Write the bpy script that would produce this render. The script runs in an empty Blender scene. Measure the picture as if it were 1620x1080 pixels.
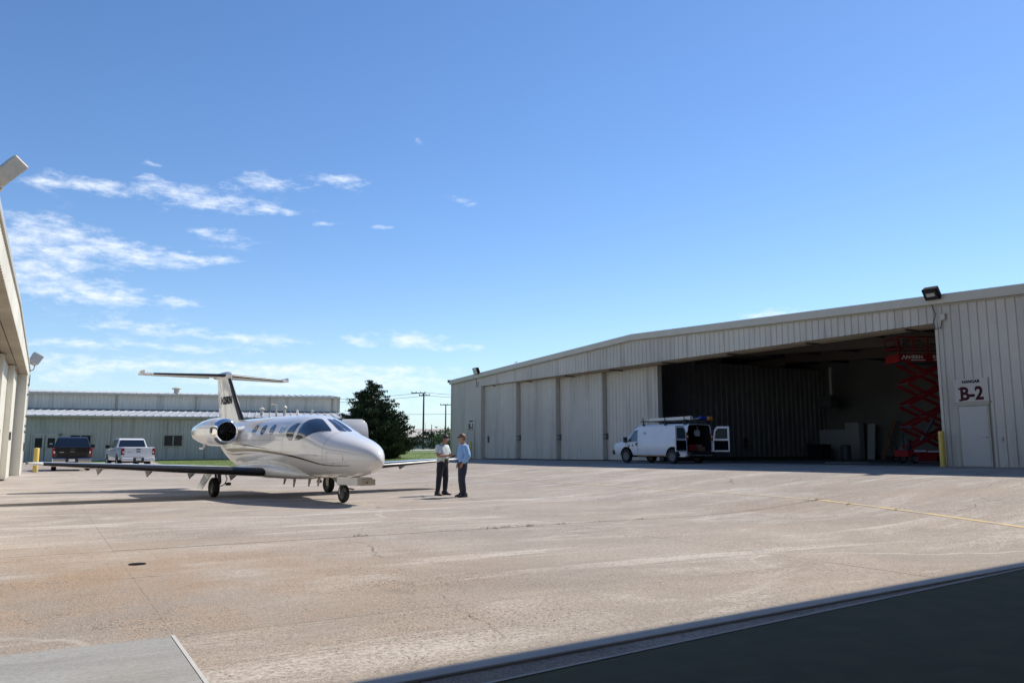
import bpy, bmesh, math, random
import numpy as np
from mathutils import Vector, Matrix, noise as mnoise
R = math.radians
sc = bpy.context.scene
COL = sc.collection
random.seed(7)

# ---------------------------------------------------------------- camera, sky, sun, exposure
cam_d = bpy.data.cameras.new("camera")
cam_d.sensor_width = 36.0
cam_d.lens = 27.556
cam_d.clip_start = 0.05
cam_d.clip_end = 6000
cam = bpy.data.objects.new("camera", cam_d)
COL.objects.link(cam)
cam.location = (0, 0, 1.4)
cam.rotation_euler = (R(90 + 7.716), 0, R(-30.869))
sc.camera = cam

SUN_EL, SUN_AZ = 48.0, 78.5          # azimuth clockwise from +Y
w = bpy.data.worlds.new("World")
sc.world = w
w.use_nodes = True
wn, wl = w.node_tree.nodes, w.node_tree.links
bg = wn["Background"]
SKY = 0.118
bg.inputs["Strength"].default_value = SKY
sky = wn.new("ShaderNodeTexSky")
sky.sky_type = 'NISHITA'
sky.sun_disc = False
sky.sun_elevation = R(SUN_EL)
sky.sun_rotation = R(SUN_AZ)
sky.altitude = 300
sky.air_density = 1.0
sky.dust_density = 0.1
sky.ozone_density = 3.0

sun_d = bpy.data.lights.new("sun", 'SUN')
sun_d.energy = 4.5
sun_d.angle = R(0.9)
sun_d.color = (1.0, 0.94, 0.86)
sun = bpy.data.objects.new("sun", sun_d)
COL.objects.link(sun)
sdir = Vector((math.sin(R(SUN_AZ)) * math.cos(R(SUN_EL)), math.cos(R(SUN_AZ)) * math.cos(R(SUN_EL)), math.sin(R(SUN_EL))))
sun.rotation_euler = sdir.to_track_quat('Z', 'Y').to_euler()
sun.location = (60, 20, 70)

vs = sc.view_settings
vs.view_transform = 'Standard'
vs.look = 'None'
vs.gamma = 1.0
vs.use_curve_mapping = False
vs.exposure = 0.40
sc.cycles.max_bounces = 8
sc.cycles.diffuse_bounces = 3
sc.cycles.glossy_bounces = 3
sc.cycles.sample_clamp_indirect = 6.0

# clouds: soft patches of broken cloud given by azimuth / elevation on the sky itself
def WN(t, **k):
    n = wn.new(t)
    for a, b in k.items():
        setattr(n, a, b)
    return n
def wmath(op, a, b=None, clamp=False):
    n = WN("ShaderNodeMath", operation=op, use_clamp=clamp)
    for i, v in enumerate((a, b)):
        if v is None:
            continue
        if isinstance(v, (int, float)):
            n.inputs[i].default_value = v
        else:
            wl.new(v, n.inputs[i])
    return n.outputs[0]
tc = WN("ShaderNodeTexCoord")
sep = WN("ShaderNodeSeparateXYZ")
wl.new(tc.outputs["Generated"], sep.inputs[0])
az = wmath('MULTIPLY', wmath('ARCTAN2', sep.outputs[0], sep.outputs[1]), 180 / math.pi)
el = wmath('MULTIPLY', wmath('ARCSINE', sep.outputs[2]), 180 / math.pi)
comb = WN("ShaderNodeCombineXYZ")
wl.new(az, comb.inputs[0]); wl.new(el, comb.inputs[1])
CLOUDS = [(-0.9, 16.5, 1.59, 0.61, 1), (2.3, 16.7, 1.88, 0.51, 1), (5.3, 18.7, 0.51, 0.24, 0.9), (5.2, 17.7, 0.71, 0.24, 0.7), (9.1, 16.7, 3.15, 0.84, 1), (12.6, 18.2, 2.19, 0.55, 1), (17.7, 18.8, 2.29, 0.48, 1), (13.7, 16.5, 1.76, 0.3, 0.9), (5.8, 17.1, 1.59, 0.37, 0.8), (26.8, 17.9, 1.14, 0.31, 0.8), (23.4, 21.9, 0.38, 0.22, 0.6), (-0.7, 13.5, 2.66, 1.09, 1.1), (3.0, 12.6, 4.22, 0.73, 1.2), (6.8, 12.6, 2.21, 0.38, 1), (-0.8, 10.9, 3.36, 1.56, 1.0), (3.2, 9.8, 3.42, 0.74, 1), (7.8, 9.7, 1.28, 0.3, 0.9), (10.4, 14.2, 1.9, 0.6, 0.75), (8.5, 14.5, 0.65, 0.29, 0.8), (10.5, 12.8, 1.68, 0.26, 0.7), (17.1, 15.8, 0.99, 0.18, 0.6), (21.4, 15.7, 1.02, 0.18, 0.55), (5.5, 7.9, 3.33, 0.54, 1), (12.4, 7.5, 2.99, 0.39, 1), (1.2, 6.7, 2.89, 0.32, 0.9), (8.7, 6.7, 4.95, 0.3, 0.9), (23.4, 7.7, 2.67, 0.69, 1.05), (19.8, 7.6, 0.9, 0.32, 0.8), (27.1, 7.3, 1.58, 0.28, 0.8), (49.4, 9.2, 2.08, 0.31, 1.2), (6.1, 5.5, 8.1, 0.5, 0.9), (19.4, 5.6, 5.9, 0.45, 0.95), (21.2, 4.6, 7.78, 0.55, 0.9), (14.6, 4.7, 8.86, 0.53, 0.8), (0.6, 4.7, 2.85, 0.8, 0.7), (25.8, 3.1, 9.2, 0.92, 0.55)]
# slow wobble so the patches have no regular outline
wob = WN("ShaderNodeTexNoise"); wob.inputs["Scale"].default_value = 0.45; wob.inputs["Detail"].default_value = 3
wl.new(comb.outputs[0], wob.inputs["Vector"])
wsub = WN("ShaderNodeVectorMath", operation='SUBTRACT'); wl.new(wob.outputs["Color"], wsub.inputs[0]); wsub.inputs[1].default_value = (.5, .5, .5)
wsc = WN("ShaderNodeVectorMath", operation='MULTIPLY'); wl.new(wsub.outputs[0], wsc.inputs[0]); wsc.inputs[1].default_value = (2.2, .8, 0)
wadd = WN("ShaderNodeVectorMath", operation='ADD'); wl.new(comb.outputs[0], wadd.inputs[0]); wl.new(wsc.outputs[0], wadd.inputs[1])
acc = None
for a_, e_, sa, se, amp in CLOUDS:
    s1 = WN("ShaderNodeVectorMath", operation='SUBTRACT'); wl.new(wadd.outputs[0], s1.inputs[0]); s1.inputs[1].default_value = (a_, e_, 0)
    s2 = WN("ShaderNodeVectorMath", operation='MULTIPLY'); wl.new(s1.outputs[0], s2.inputs[0]); s2.inputs[1].default_value = (1 / sa, 1 / se, 0)
    s3 = WN("ShaderNodeVectorMath", operation='DOT_PRODUCT'); wl.new(s2.outputs[0], s3.inputs[0]); wl.new(s2.outputs[0], s3.inputs[1])
    g = wmath('MULTIPLY', wmath('EXPONENT', wmath('MULTIPLY', s3.outputs["Value"], -0.9)), amp)
    acc = g if acc is None else wmath('ADD', acc, g)
acc = wmath('MINIMUM', acc, 1.0)
cmap = WN("ShaderNodeMapping"); cmap.inputs["Scale"].default_value = (0.55, 1.6, 1); cmap.inputs["Rotation"].default_value = (0, 0, R(6))
wl.new(comb.outputs[0], cmap.inputs["Vector"])
cn = WN("ShaderNodeTexNoise"); cn.inputs["Scale"].default_value = 1.0; cn.inputs["Detail"].default_value = 11; cn.inputs["Roughness"].default_value = 0.68
wl.new(cmap.outputs[0], cn.inputs["Vector"])
dens = wmath('ADD', wmath('MULTIPLY', acc, 0.70), wmath('SUBTRACT', wmath('MULTIPLY', cn.outputs["Fac"], 2.3), 1.36))
gate = wmath('MULTIPLY', acc, 3.2, clamp=True)
dens = wmath('MULTIPLY', wmath('MULTIPLY', dens, 1.25, clamp=True), gate)
dens = wmath('POWER', dens, 1.35)
dens = wmath('MULTIPLY', dens, 0.82)
mixc = WN("ShaderNodeMix", data_type='RGBA')
hs = WN("ShaderNodeHueSaturation"); hs.inputs["Saturation"].default_value = 1.15; hs.inputs["Hue"].default_value = 0.505; wl.new(sky.outputs[0], hs.inputs["Color"])
hz_ = WN("ShaderNodeMix", data_type='RGBA')
wl.new(wmath('MULTIPLY', wmath('EXPONENT', wmath('MULTIPLY', wmath('MAXIMUM', el, 0.0), -0.28)), 0.8, clamp=True), hz_.inputs["Factor"])
wl.new(hs.outputs[0], hz_.inputs["A"]); hz_.inputs["B"].default_value = (3.1, 4.4, 5.7, 1)
wl.new(dens, mixc.inputs["Factor"]); wl.new(hz_.outputs["Result"], mixc.inputs["A"])
mixc.inputs["B"].default_value = (6.4, 6.9, 7.6, 1)
wl.new(mixc.outputs["Result"], bg.inputs["Color"])

# ---------------------------------------------------------------- materials
def mat(name, rgb, rough=.6, metal=0., var=.12, vs_=2.5, bump=0., coat=0., spec=.5, var2=0., vs2=.3, stretch=None, dirt=None, per=0.):
    m = bpy.data.materials.new(name)
    m.use_nodes = True
    n, l = m.node_tree.nodes, m.node_tree.links
    b = n["Principled BSDF"]
    b.inputs["Roughness"].default_value = rough
    b.inputs["Metallic"].default_value = metal
    b.inputs["Specular IOR Level"].default_value = spec
    b.inputs["Coat Weight"].default_value = coat
    b.inputs["Coat Roughness"].default_value = .05
    t = n.new("ShaderNodeTexCoord")
    src = t.outputs["Object"]
    if stretch:
        mp = n.new("ShaderNodeMapping"); mp.inputs["Scale"].default_value = stretch
        l.new(src, mp.inputs[0]); src = mp.outputs[0]
    nz = n.new("ShaderNodeTexNoise"); nz.inputs["Scale"].default_value = vs_; nz.inputs["Detail"].default_value = 6; nz.inputs["Roughness"].default_value = .6
    l.new(src, nz.inputs["Vector"])
    rp = n.new("ShaderNodeMapRange"); rp.inputs[1].default_value = .25; rp.inputs[2].default_value = .75
    rp.inputs[3].default_value = 1 - var; rp.inputs[4].default_value = 1 + var
    l.new(nz.outputs["Fac"], rp.inputs[0])
    mx = n.new("ShaderNodeVectorMath"); mx.operation = 'SCALE'; mx.inputs[0].default_value = rgb
    l.new(rp.outputs[0], mx.inputs["Scale"])
    out = mx.outputs[0]
    if var2:
        n2 = n.new("ShaderNodeTexNoise"); n2.inputs["Scale"].default_value = vs2; n2.inputs["Detail"].default_value = 3
        l.new(src, n2.inputs["Vector"])
        r2 = n.new("ShaderNodeMapRange"); r2.inputs[1].default_value = .3; r2.inputs[2].default_value = .7
        r2.inputs[3].default_value = 1 - var2; r2.inputs[4].default_value = 1 + var2
        l.new(n2.outputs["Fac"], r2.inputs[0])
        m2 = n.new("ShaderNodeVectorMath"); m2.operation = 'SCALE'
        l.new(out, m2.inputs[0]); l.new(r2.outputs[0], m2.inputs["Scale"]); out = m2.outputs[0]
    if per:
        oi = n.new("ShaderNodeObjectInfo"); r3 = n.new("ShaderNodeMapRange"); r3.inputs[3].default_value = 1 - per; r3.inputs[4].default_value = 1 + per
        l.new(oi.outputs["Random"], r3.inputs[0]); m3 = n.new("ShaderNodeVectorMath"); m3.operation = 'SCALE'
        l.new(out, m3.inputs[0]); l.new(r3.outputs[0], m3.inputs["Scale"]); out = m3.outputs[0]
    if dirt:
        dn = n.new("ShaderNodeTexNoise"); dn.inputs["Scale"].default_value = dirt[1]; dn.inputs["Detail"].default_value = 8
        mp2 = n.new("ShaderNodeMapping"); mp2.inputs["Scale"].default_value = dirt[3]
        l.new(t.outputs["Object"], mp2.inputs[0]); l.new(mp2.outputs[0], dn.inputs["Vector"])
        dr = n.new("ShaderNodeMapRange"); dr.inputs[1].default_value = dirt[2]; dr.inputs[2].default_value = dirt[2] + .2; dr.inputs[4].default_value = dirt[4]
        l.new(dn.outputs["Fac"], dr.inputs[0])
        dm = n.new("ShaderNodeMix"); dm.data_type = 'RGBA'
        l.new(dr.outputs[0], dm.inputs["Factor"]); l.new(out, dm.inputs["A"]); dm.inputs["B"].default_value = (*dirt[0], 1)
        out = dm.outputs["Result"]
    l.new(out, b.inputs["Base Color"])
    if bump:
        bp = n.new("ShaderNodeBump"); bp.inputs["Strength"].default_value = bump; bp.inputs["Distance"].default_value = .02
        l.new(nz.outputs["Fac"], bp.inputs["Height"]); l.new(bp.outputs[0], b.inputs["Normal"])
    return m

M = {}
WALLD = ((.24, .20, .14), 1.6, .54, (1, 1, .10), .5)
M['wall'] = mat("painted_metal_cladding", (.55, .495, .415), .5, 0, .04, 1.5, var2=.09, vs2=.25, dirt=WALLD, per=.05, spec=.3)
M['walld'] = mat("aged_metal_cladding", (.49, .46, .385), .5, 0, .05, 1.5, var2=.07, vs2=.2, dirt=WALLD)
M['wallu'] = mat("pale_cream_cladding", (.70, .635, .52), .5, 0, .05, 1.5, var2=.07, vs2=.2, dirt=WALLD)
M['trim'] = mat("cream_trim", (.54, .485, .39), .5, 0, .06, 3)
M['trimd'] = mat("faded_tan_trim", (.42, .38, .29), .6, 0, .1, 3)
M['cream'] = mat("cream_cladding", (.74, .71, .60), .5, 0, .05, 1.2, var2=.07, vs2=.3, dirt=((.4, .36, .27), 1.0, .57, (1, 1, .15), .5))  # the cladding's own cream colour with dirt streaks
M['ceiling'] = mat("white_roof_liner", (.66, .62, .54), .8, 0, .05, 1)
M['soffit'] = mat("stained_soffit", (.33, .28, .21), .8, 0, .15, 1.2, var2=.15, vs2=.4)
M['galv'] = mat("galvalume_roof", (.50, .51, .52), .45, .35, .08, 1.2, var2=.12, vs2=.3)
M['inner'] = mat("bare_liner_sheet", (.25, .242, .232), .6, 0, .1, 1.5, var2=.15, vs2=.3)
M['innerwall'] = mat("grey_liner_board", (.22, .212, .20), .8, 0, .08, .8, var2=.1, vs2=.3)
M['beam'] = mat("primer_steel", (.11, .085, .065), .6, 0, .12, 3)
M['door'] = mat("off_white_door_paint", (.51, .475, .42), .45, 0, .03, 3)
M['white'] = mat("white_paint", (.78, .78, .77), .4, 0, .03, 3)
M['jet'] = mat("jet_white_gloss_paint", (.72, .72, .71), .12, 0, .012, 1.2, coat=.6)
M['chrome'] = mat("polished_metal", (.75, .75, .76), .07, 1, .03, 4)
M['boot'] = mat("black_deice_rubber", (.012, .012, .014), .38, 0, .15, 4)
M['stripe'] = mat("black_stripe_paint", (.03, .025, .02), .2, 0, .1, 4)
M['gold'] = mat("gold_stripe_paint", (.30, .22, .09), .25, .2, .1, 4)
M['navy'] = mat("navy_logo_paint", (.02, .05, .18), .25, 0, .05, 4)
M['sky_blue'] = mat("pale_blue_logo_paint", (.22, .45, .68), .25, 0, .05, 4)
M['rubber'] = mat("tyre_rubber", (.014, .014, .015), .75, 0, .2, 9)
M['metal'] = mat("dull_aluminium", (.42, .42, .41), .35, .8, .08, 6)
M['dark'] = mat("dark_plastic", (.02, .02, .022), .5, 0, .15, 8)
M['black'] = mat("black_void_paint", (.006, .006, .007), .8, 0, .1, 8, spec=.08)
M['red'] = mat("red_machine_paint", (.30, .018, .02), .4, 0, .12, 4, var2=.15, vs2=1)
M['yellow'] = mat("yellow_bollard_paint", (.72, .50, .10), .55, 0, .08, 5, dirt=((.25, .17, .08), 5, .56, (1, 1, .4), .7))
M['maroon'] = mat("maroon_letter_paint", (.065, .008, .014), .7, 0, .1, 6, spec=.2)
M['letter'] = mat("black_letter_paint", (.012, .011, .011), .7, 0, .1, 6, spec=.2)
M['tan_metal'] = mat("weathered_lamp_housing", (.52, .50, .44), .5, .1, .12, 6)
M['wood'] = mat("raw_timber", (.25, .13, .07), .75, 0, .2, 3, stretch=(8, 8, .6))
M['pole'] = mat("weathered_pole_timber", (.085, .07, .06), .9, 0, .2, 3, stretch=(6, 6, .5))
M['wire'] = mat("dull_wire", (.09, .095, .11), .6, .3, .05, 3)
M['bark'] = mat("juniper_bark", (.10, .065, .045), .9, 0, .25, 6, bump=.4, stretch=(3, 3, .4))
M['skin'] = mat("skin", (.42, .22, .15), .55, 0, .08, 12)
M['hair'] = mat("dark_hair", (.03, .02, .015), .6, 0, .3, 40)
M['hairb'] = mat("brown_hair", (.16, .085, .045), .6, 0, .3, 40)
M['shirt1'] = mat("pale_mint_cotton", (.60, .68, .66), .85, 0, .06, 9, bump=.15)
M['shirt2'] = mat("sky_blue_cotton", (.26, .47, .78), .85, 0, .07, 9, bump=.15)
M['trousers'] = mat("black_trousers", (.018, .020, .032), .85, 0, .15, 9, bump=.15)
M['jeans'] = mat("dark_jeans", (.028, .034, .055), .85, 0, .2, 14, bump=.2)
M['leather'] = mat("black_leather", (.015, .013, .012), .45, 0, .2, 9)
M['paper'] = mat("white_paper", (.75, .75, .74), .8, 0, .03, 9)
M['vanwhite'] = mat("fleet_white_paint", (.68, .70, .73), .25, 0, .04, 2, coat=.4, dirt=((.38, .34, .29), 1.2, .53, (1, 1, 1.2), .3))
M['truckwhite'] = mat("pickup_white_paint", (.74, .74, .74), .2, 0, .02, 2, coat=.5)
M['truckblack'] = mat("pickup_black_paint", (.012, .011, .012), .16, 0, .1, 2, coat=.6)
M['lampred'] = mat("red_lamp_lens", (.26, .014, .012), .18, 0, .15, 9, coat=.5)
M['amber'] = mat("amber_lens", (.75, .27, .02), .25, 0, .1, 9)
M['blue'] = mat("blue_tarp", (.02, .06, .38), .55, 0, .15, 6)
M['pvc'] = mat("white_pvc", (.68, .66, .58), .5, 0, .06, 4)
M['cabinet'] = mat("grey_white_cabinet", (.52, .52, .52), .6, 0, .06, 3)
M['steelgrey'] = mat("grey_machine_paint", (.11, .115, .12), .5, 0, .1, 4)

def glass(name, rgb, rough=.03, alpha=None):
    m = mat(name, rgb, rough, 0, .02, 2, spec=.7)
    m.node_tree.nodes["Principled BSDF"].inputs["Coat Weight"].default_value = .7
    return m
M['glass'] = glass("tinted_glass", (.012, .016, .022))
M['darkpane'] = mat('dark_window_pane', (.012, .014, .016), .25, 0, .1, 2, spec=.25)
M['wsglass'] = glass("cockpit_glass", (.015, .022, .035))
M['vanglass'] = glass("pale_green_glass", (.06, .10, .105), .05)

# concrete of the apron: tan, weathered, with pale scaling streaks, rust and fine aggregate
def concrete(name, base, stain, pale, worn=1.0, agg=1.0):
    m = bpy.data.materials.new(name); m.use_nodes = True
    n, l = m.node_tree.nodes, m.node_tree.links
    b = n["Principled BSDF"]; b.inputs["Roughness"].default_value = .92; b.inputs["Specular IOR Level"].default_value = .12
    t = n.new("ShaderNodeTexCoord")
    def nz(scale, det, rough=.6, st=(1, 1, 1), dist=0.):
        mp = n.new("ShaderNodeMapping"); mp.inputs["Scale"].default_value = st; l.new(t.outputs["Object"], mp.inputs[0])
        q = n.new("ShaderNodeTexNoise"); q.inputs["Scale"].default_value = scale; q.inputs["Detail"].default_value = det
        q.inputs["Roughness"].default_value = rough; q.inputs["Distortion"].default_value = dist
        l.new(mp.outputs[0], q.inputs["Vector"]); return q.outputs["Fac"]
    def rng(v, a, b_, c=0., d=1.):
        q = n.new("ShaderNodeMapRange"); q.inputs[1].default_value = a; q.inputs[2].default_value = b_
        q.inputs[3].default_value = c; q.inputs[4].default_value = d; l.new(v, q.inputs[0]); return q.outputs[0]
    def mul(a, b_):
        q = n.new("ShaderNodeMath"); q.operation = 'MULTIPLY'; l.new(a, q.inputs[0])
        if isinstance(b_, float): q.inputs[1].default_value = b_
        else: l.new(b_, q.inputs[1])
        return q.outputs[0]
    def mix(f, a, b_):
        q = n.new("ShaderNodeMix"); q.data_type = 'RGBA'; l.new(f, q.inputs["Factor"])
        for s_, v in (("A", a), ("B", b_)):
            if isinstance(v, tuple): q.inputs[s_].default_value = (*v, 1)
            else: l.new(v, q.inputs[s_])
        return q.outputs["Result"]
    dk = tuple(x * .62 for x in base); rust = (stain[0] * .92, stain[1] * .70, stain[2] * .48)
    c = mix(rng(nz(.16, 5, .55), .38, .66), base, stain)
    c = mix(rng(nz(.35, 7, .72, (.8, 1.2, 1), .8), .44, .64, 0, .8), c, dk)
    c = mix(rng(nz(.13, 4, .6), .5, .72, 0, .45), c, rust)
    # pale scaled patches and long streaks
    c = mix(mul(rng(nz(.5, 10, .72, (.5, 1.4, 1), .9), .51, .66), worn * .78), c, pale)
    sk = mul(rng(nz(1.0, 8, .62, (.13, 1.5, 1), .5), .555, .61), rng(nz(.24, 3), .38, .52))
    c = mix(mul(sk, worn * .8), c, tuple(x * 1.03 for x in pale))
    c = mix(mul(rng(nz(.7, 8, .6, (.2, 1.7, 1), .6), .56, .66), worn * .5), c, dk)
    # rust-brown area in the near left corner, as on the real slab
    geo = n.new("ShaderNodeVectorMath"); geo.operation = 'DISTANCE'; l.new(t.outputs["Object"], geo.inputs[0]); geo.inputs[1].default_value = (.6, 9.4, 0)
    c = mix(mul(mul(rng(geo.outputs["Value"], .8, 5.0, 1, 0), rng(nz(.8, 6, .65), .30, .55)), 1. * worn if worn >= 1 else 0.), c, rust)
    g4 = n.new("ShaderNodeVectorMath"); g4.operation = 'DISTANCE'; l.new(t.outputs["Object"], g4.inputs[0]); g4.inputs[1].default_value = (.2, 7.6, 0)
    c = mix(mul(mul(rng(g4.outputs["Value"], .5, 2.6, 1, 0), rng(nz(1.1, 7, .7), .38, .58)), .75 * worn if worn >= 1 else 0.), c, dk)
    # broom / aggregate grain
    g1 = nz(24, 5, .75); g2 = nz(70, 3, .8); g3 = nz(6, 6, .75)
    v = n.new("ShaderNodeTexVoronoi"); v.inputs["Scale"].default_value = 26; l.new(t.outputs["Object"], v.inputs["Vector"])
    gs = .25 + .75 * min(1., agg)
    c = mix(rng(g3, .46, .68, 0, .5 * gs), c, dk)
    c = mix(rng(g1, .42, .64, 0, .85 * gs), c, tuple(x * .5 for x in base))
    c = mix(rng(g2, .50, .66, 0, .75 * gs), c, pale)
    pits = mul(rng(v.outputs["Distance"], .14, .34, 1., 0.), mul(rng(nz(.4, 7, .75), .47, .60), agg))
    c = mix(pits, c, (.07, .062, .055))
    p2 = mul(rng(nz(13, 6, .85, (1, 1, 1)), .58, .64), mul(rng(nz(.6, 5, .7), .46, .58), agg))
    c = mix(p2, c, (.055, .05, .044))
    wn_ = n.new("ShaderNodeTexNoise"); wn_.inputs["Scale"].default_value = .9; wn_.inputs["Detail"].default_value = 5; l.new(t.outputs["Object"], wn_.inputs["Vector"])
    wv = n.new("ShaderNodeVectorMath"); wv.operation = 'MULTIPLY_ADD'; l.new(wn_.outputs["Color"], wv.inputs[0]); wv.inputs[1].default_value = (1.1, 1.1, 0); l.new(t.outputs["Object"], wv.inputs[2])
    vc = n.new("ShaderNodeTexVoronoi"); vc.feature = 'DISTANCE_TO_EDGE'; vc.inputs["Scale"].default_value = .17; l.new(wv.outputs[0], vc.inputs["Vector"])
    cr = mul(rng(vc.outputs["Distance"], .0008, .0032, 1, 0), mul(rng(nz(.3, 4), .50, .62), .75 * worn if worn >= 1 else 0.))
    c = mix(cr, c, (.10, .085, .07))
    v2 = n.new("ShaderNodeTexVoronoi"); v2.feature = 'DISTANCE_TO_EDGE'; v2.inputs["Scale"].default_value = .11; l.new(wv.outputs[0], v2.inputs["Vector"])
    pl = mul(rng(v2.outputs["Distance"], .001, .006, 1, 0), mul(rng(nz(.22, 5, .65, (1, 1, 1), .3), .50, .64), .55 * worn if worn >= 1 else 0.))
    c = mix(pl, c, pale)
    oil = mul(rng(nz(.42, 3, .5), .66, .74), .5 * agg); c = mix(oil, c, (.15, .13, .115))
    l.new(c, b.inputs["Base Color"])
    bp = n.new("ShaderNodeBump"); bp.inputs["Strength"].default_value = .45; bp.inputs["Distance"].default_value = .012
    ad = n.new("ShaderNodeMath"); ad.operation = 'ADD'; l.new(g1, ad.inputs[0]); l.new(mul(pits, -1.2), ad.inputs[1])
    l.new(ad.outputs[0], bp.inputs["Height"]); l.new(bp.outputs[0], b.inputs["Normal"])
    return m
M['concrete'] = concrete("weathered_apron_concrete", (.37, .322, .275), (.36, .30, .238), (.57, .525, .47))
M['concrete_new'] = concrete("new_grey_concrete", (.34, .34, .325), (.31, .31, .295), (.40, .40, .385), .25, .12)
M['joint'] = mat("dirt_in_joint", (.16, .14, .105), .95, 0, .3, 6)
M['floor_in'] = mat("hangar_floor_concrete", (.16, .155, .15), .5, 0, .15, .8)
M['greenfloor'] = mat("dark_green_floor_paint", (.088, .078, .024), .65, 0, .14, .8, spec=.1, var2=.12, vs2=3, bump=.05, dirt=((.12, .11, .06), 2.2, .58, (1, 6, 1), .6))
M['asphalt'] = mat("pale_road", (.30, .29, .27), .9, 0, .1, .5)
M['pale_edge'] = mat("slab_edge_and_penumbra", (.46, .45, .42), .8, 0, .1, 4)  # slab edges, and the strip painted as a penumbra
M['grass'] = mat("short_grass", (.105, .155, .028), .95, 0, .3, 1.2, var2=.25, vs2=.12, bump=.6)
M['blade'] = mat("grass_blades", (.11, .17, .03), .8, 0, .35, .7)
M['dry'] = mat("dry_weed", (.20, .20, .06), .9, 0, .3, 8)
M['terrain'] = mat("far_field", (.12, .15, .05), .95, 0, .25, .05, var2=.2, vs2=.01)
M['needles'] = mat("cedar_foliage", (.034, .054, .016), .85, 0, .55, 1.6, var2=.4, vs2=.5)
M['bush'] = mat("bush_foliage", (.07, .12, .03), .85, 0, .4, 1)
M['bushd'] = mat("dark_bush_foliage", (.03, .05, .02), .85, 0, .4, 1)
M['paintline'] = mat("worn_yellow_line", (.54, .39, .17), .85, 0, .12, 5, dirt=((.36, .30, .23), 3.0, .44, (1, .6, 1), .8))
M['paintfaint'] = mat("faded_yellow_line", (.40, .325, .215), .85, 0, .1, 5, dirt=((.36, .31, .25), 2.0, .47, (1, .6, 1), .95))

# ---------------------------------------------------------------- ground height
FARX = [-1e4, 34, 43, 50.5, 60, 66, 80, 110, 170, 1e5]
FARZ = [0, 0, .12, .07, .32, .55, .90, 1.20, 1.34, 1.34]
def sstep(a, b, x):
    t = min(1, max(0, (x - a) / (b - a))); return t * t * (3 - 2 * t)
def G(x, y):
    D = .513 * x + .858 * y
    far = float(np.interp(D, FARX, FARZ))
    amp = min(.78, max(.56, .75 - .0042 * (y - 14)))
    rb = amp * (.78 * sstep(11.5, 22, x) + .22 * sstep(18, 27, x))
    rb *= sstep(-12, 2, y)
    return (far ** 4 + rb ** 4) ** .25

# ---------------------------------------------------------------- object helpers
ORG = {}
def link(o):
    COL.objects.link(o); return o
def thing(name, label, cat, loc=(0, 0, 0), rz=0., group=None, kind=None):
    o = bpy.data.objects.new(name, None); link(o)
    o.empty_display_size = .3
    o.location = loc; o.rotation_euler = (0, 0, rz)
    tag(o, label, cat, group, kind)
    return o
def tag(o, label=None, cat=None, group=None, kind=None):
    if label: o['label'] = label
    if cat: o['category'] = cat
    if group: o['group'] = group
    if kind: o['kind'] = kind
    return o
def worldthing(name, label, cat, loc, group=None, kind=None):
    """an Empty whose children are written in world coordinates"""
    o = thing(name, label, cat, loc, 0., group, kind)
    ORG[o.name] = Vector(loc)
    return o
def org_of(p):
    while p is not None:
        if p.name in ORG: return ORG[p.name]
        p = p.parent
    return None
def copy_tree(o, parent=None):
    c = o.copy(); link(c)
    if parent is not None: c.parent = parent
    for ch in list(o.children):
        copy_tree(ch, c)
    return c

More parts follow.
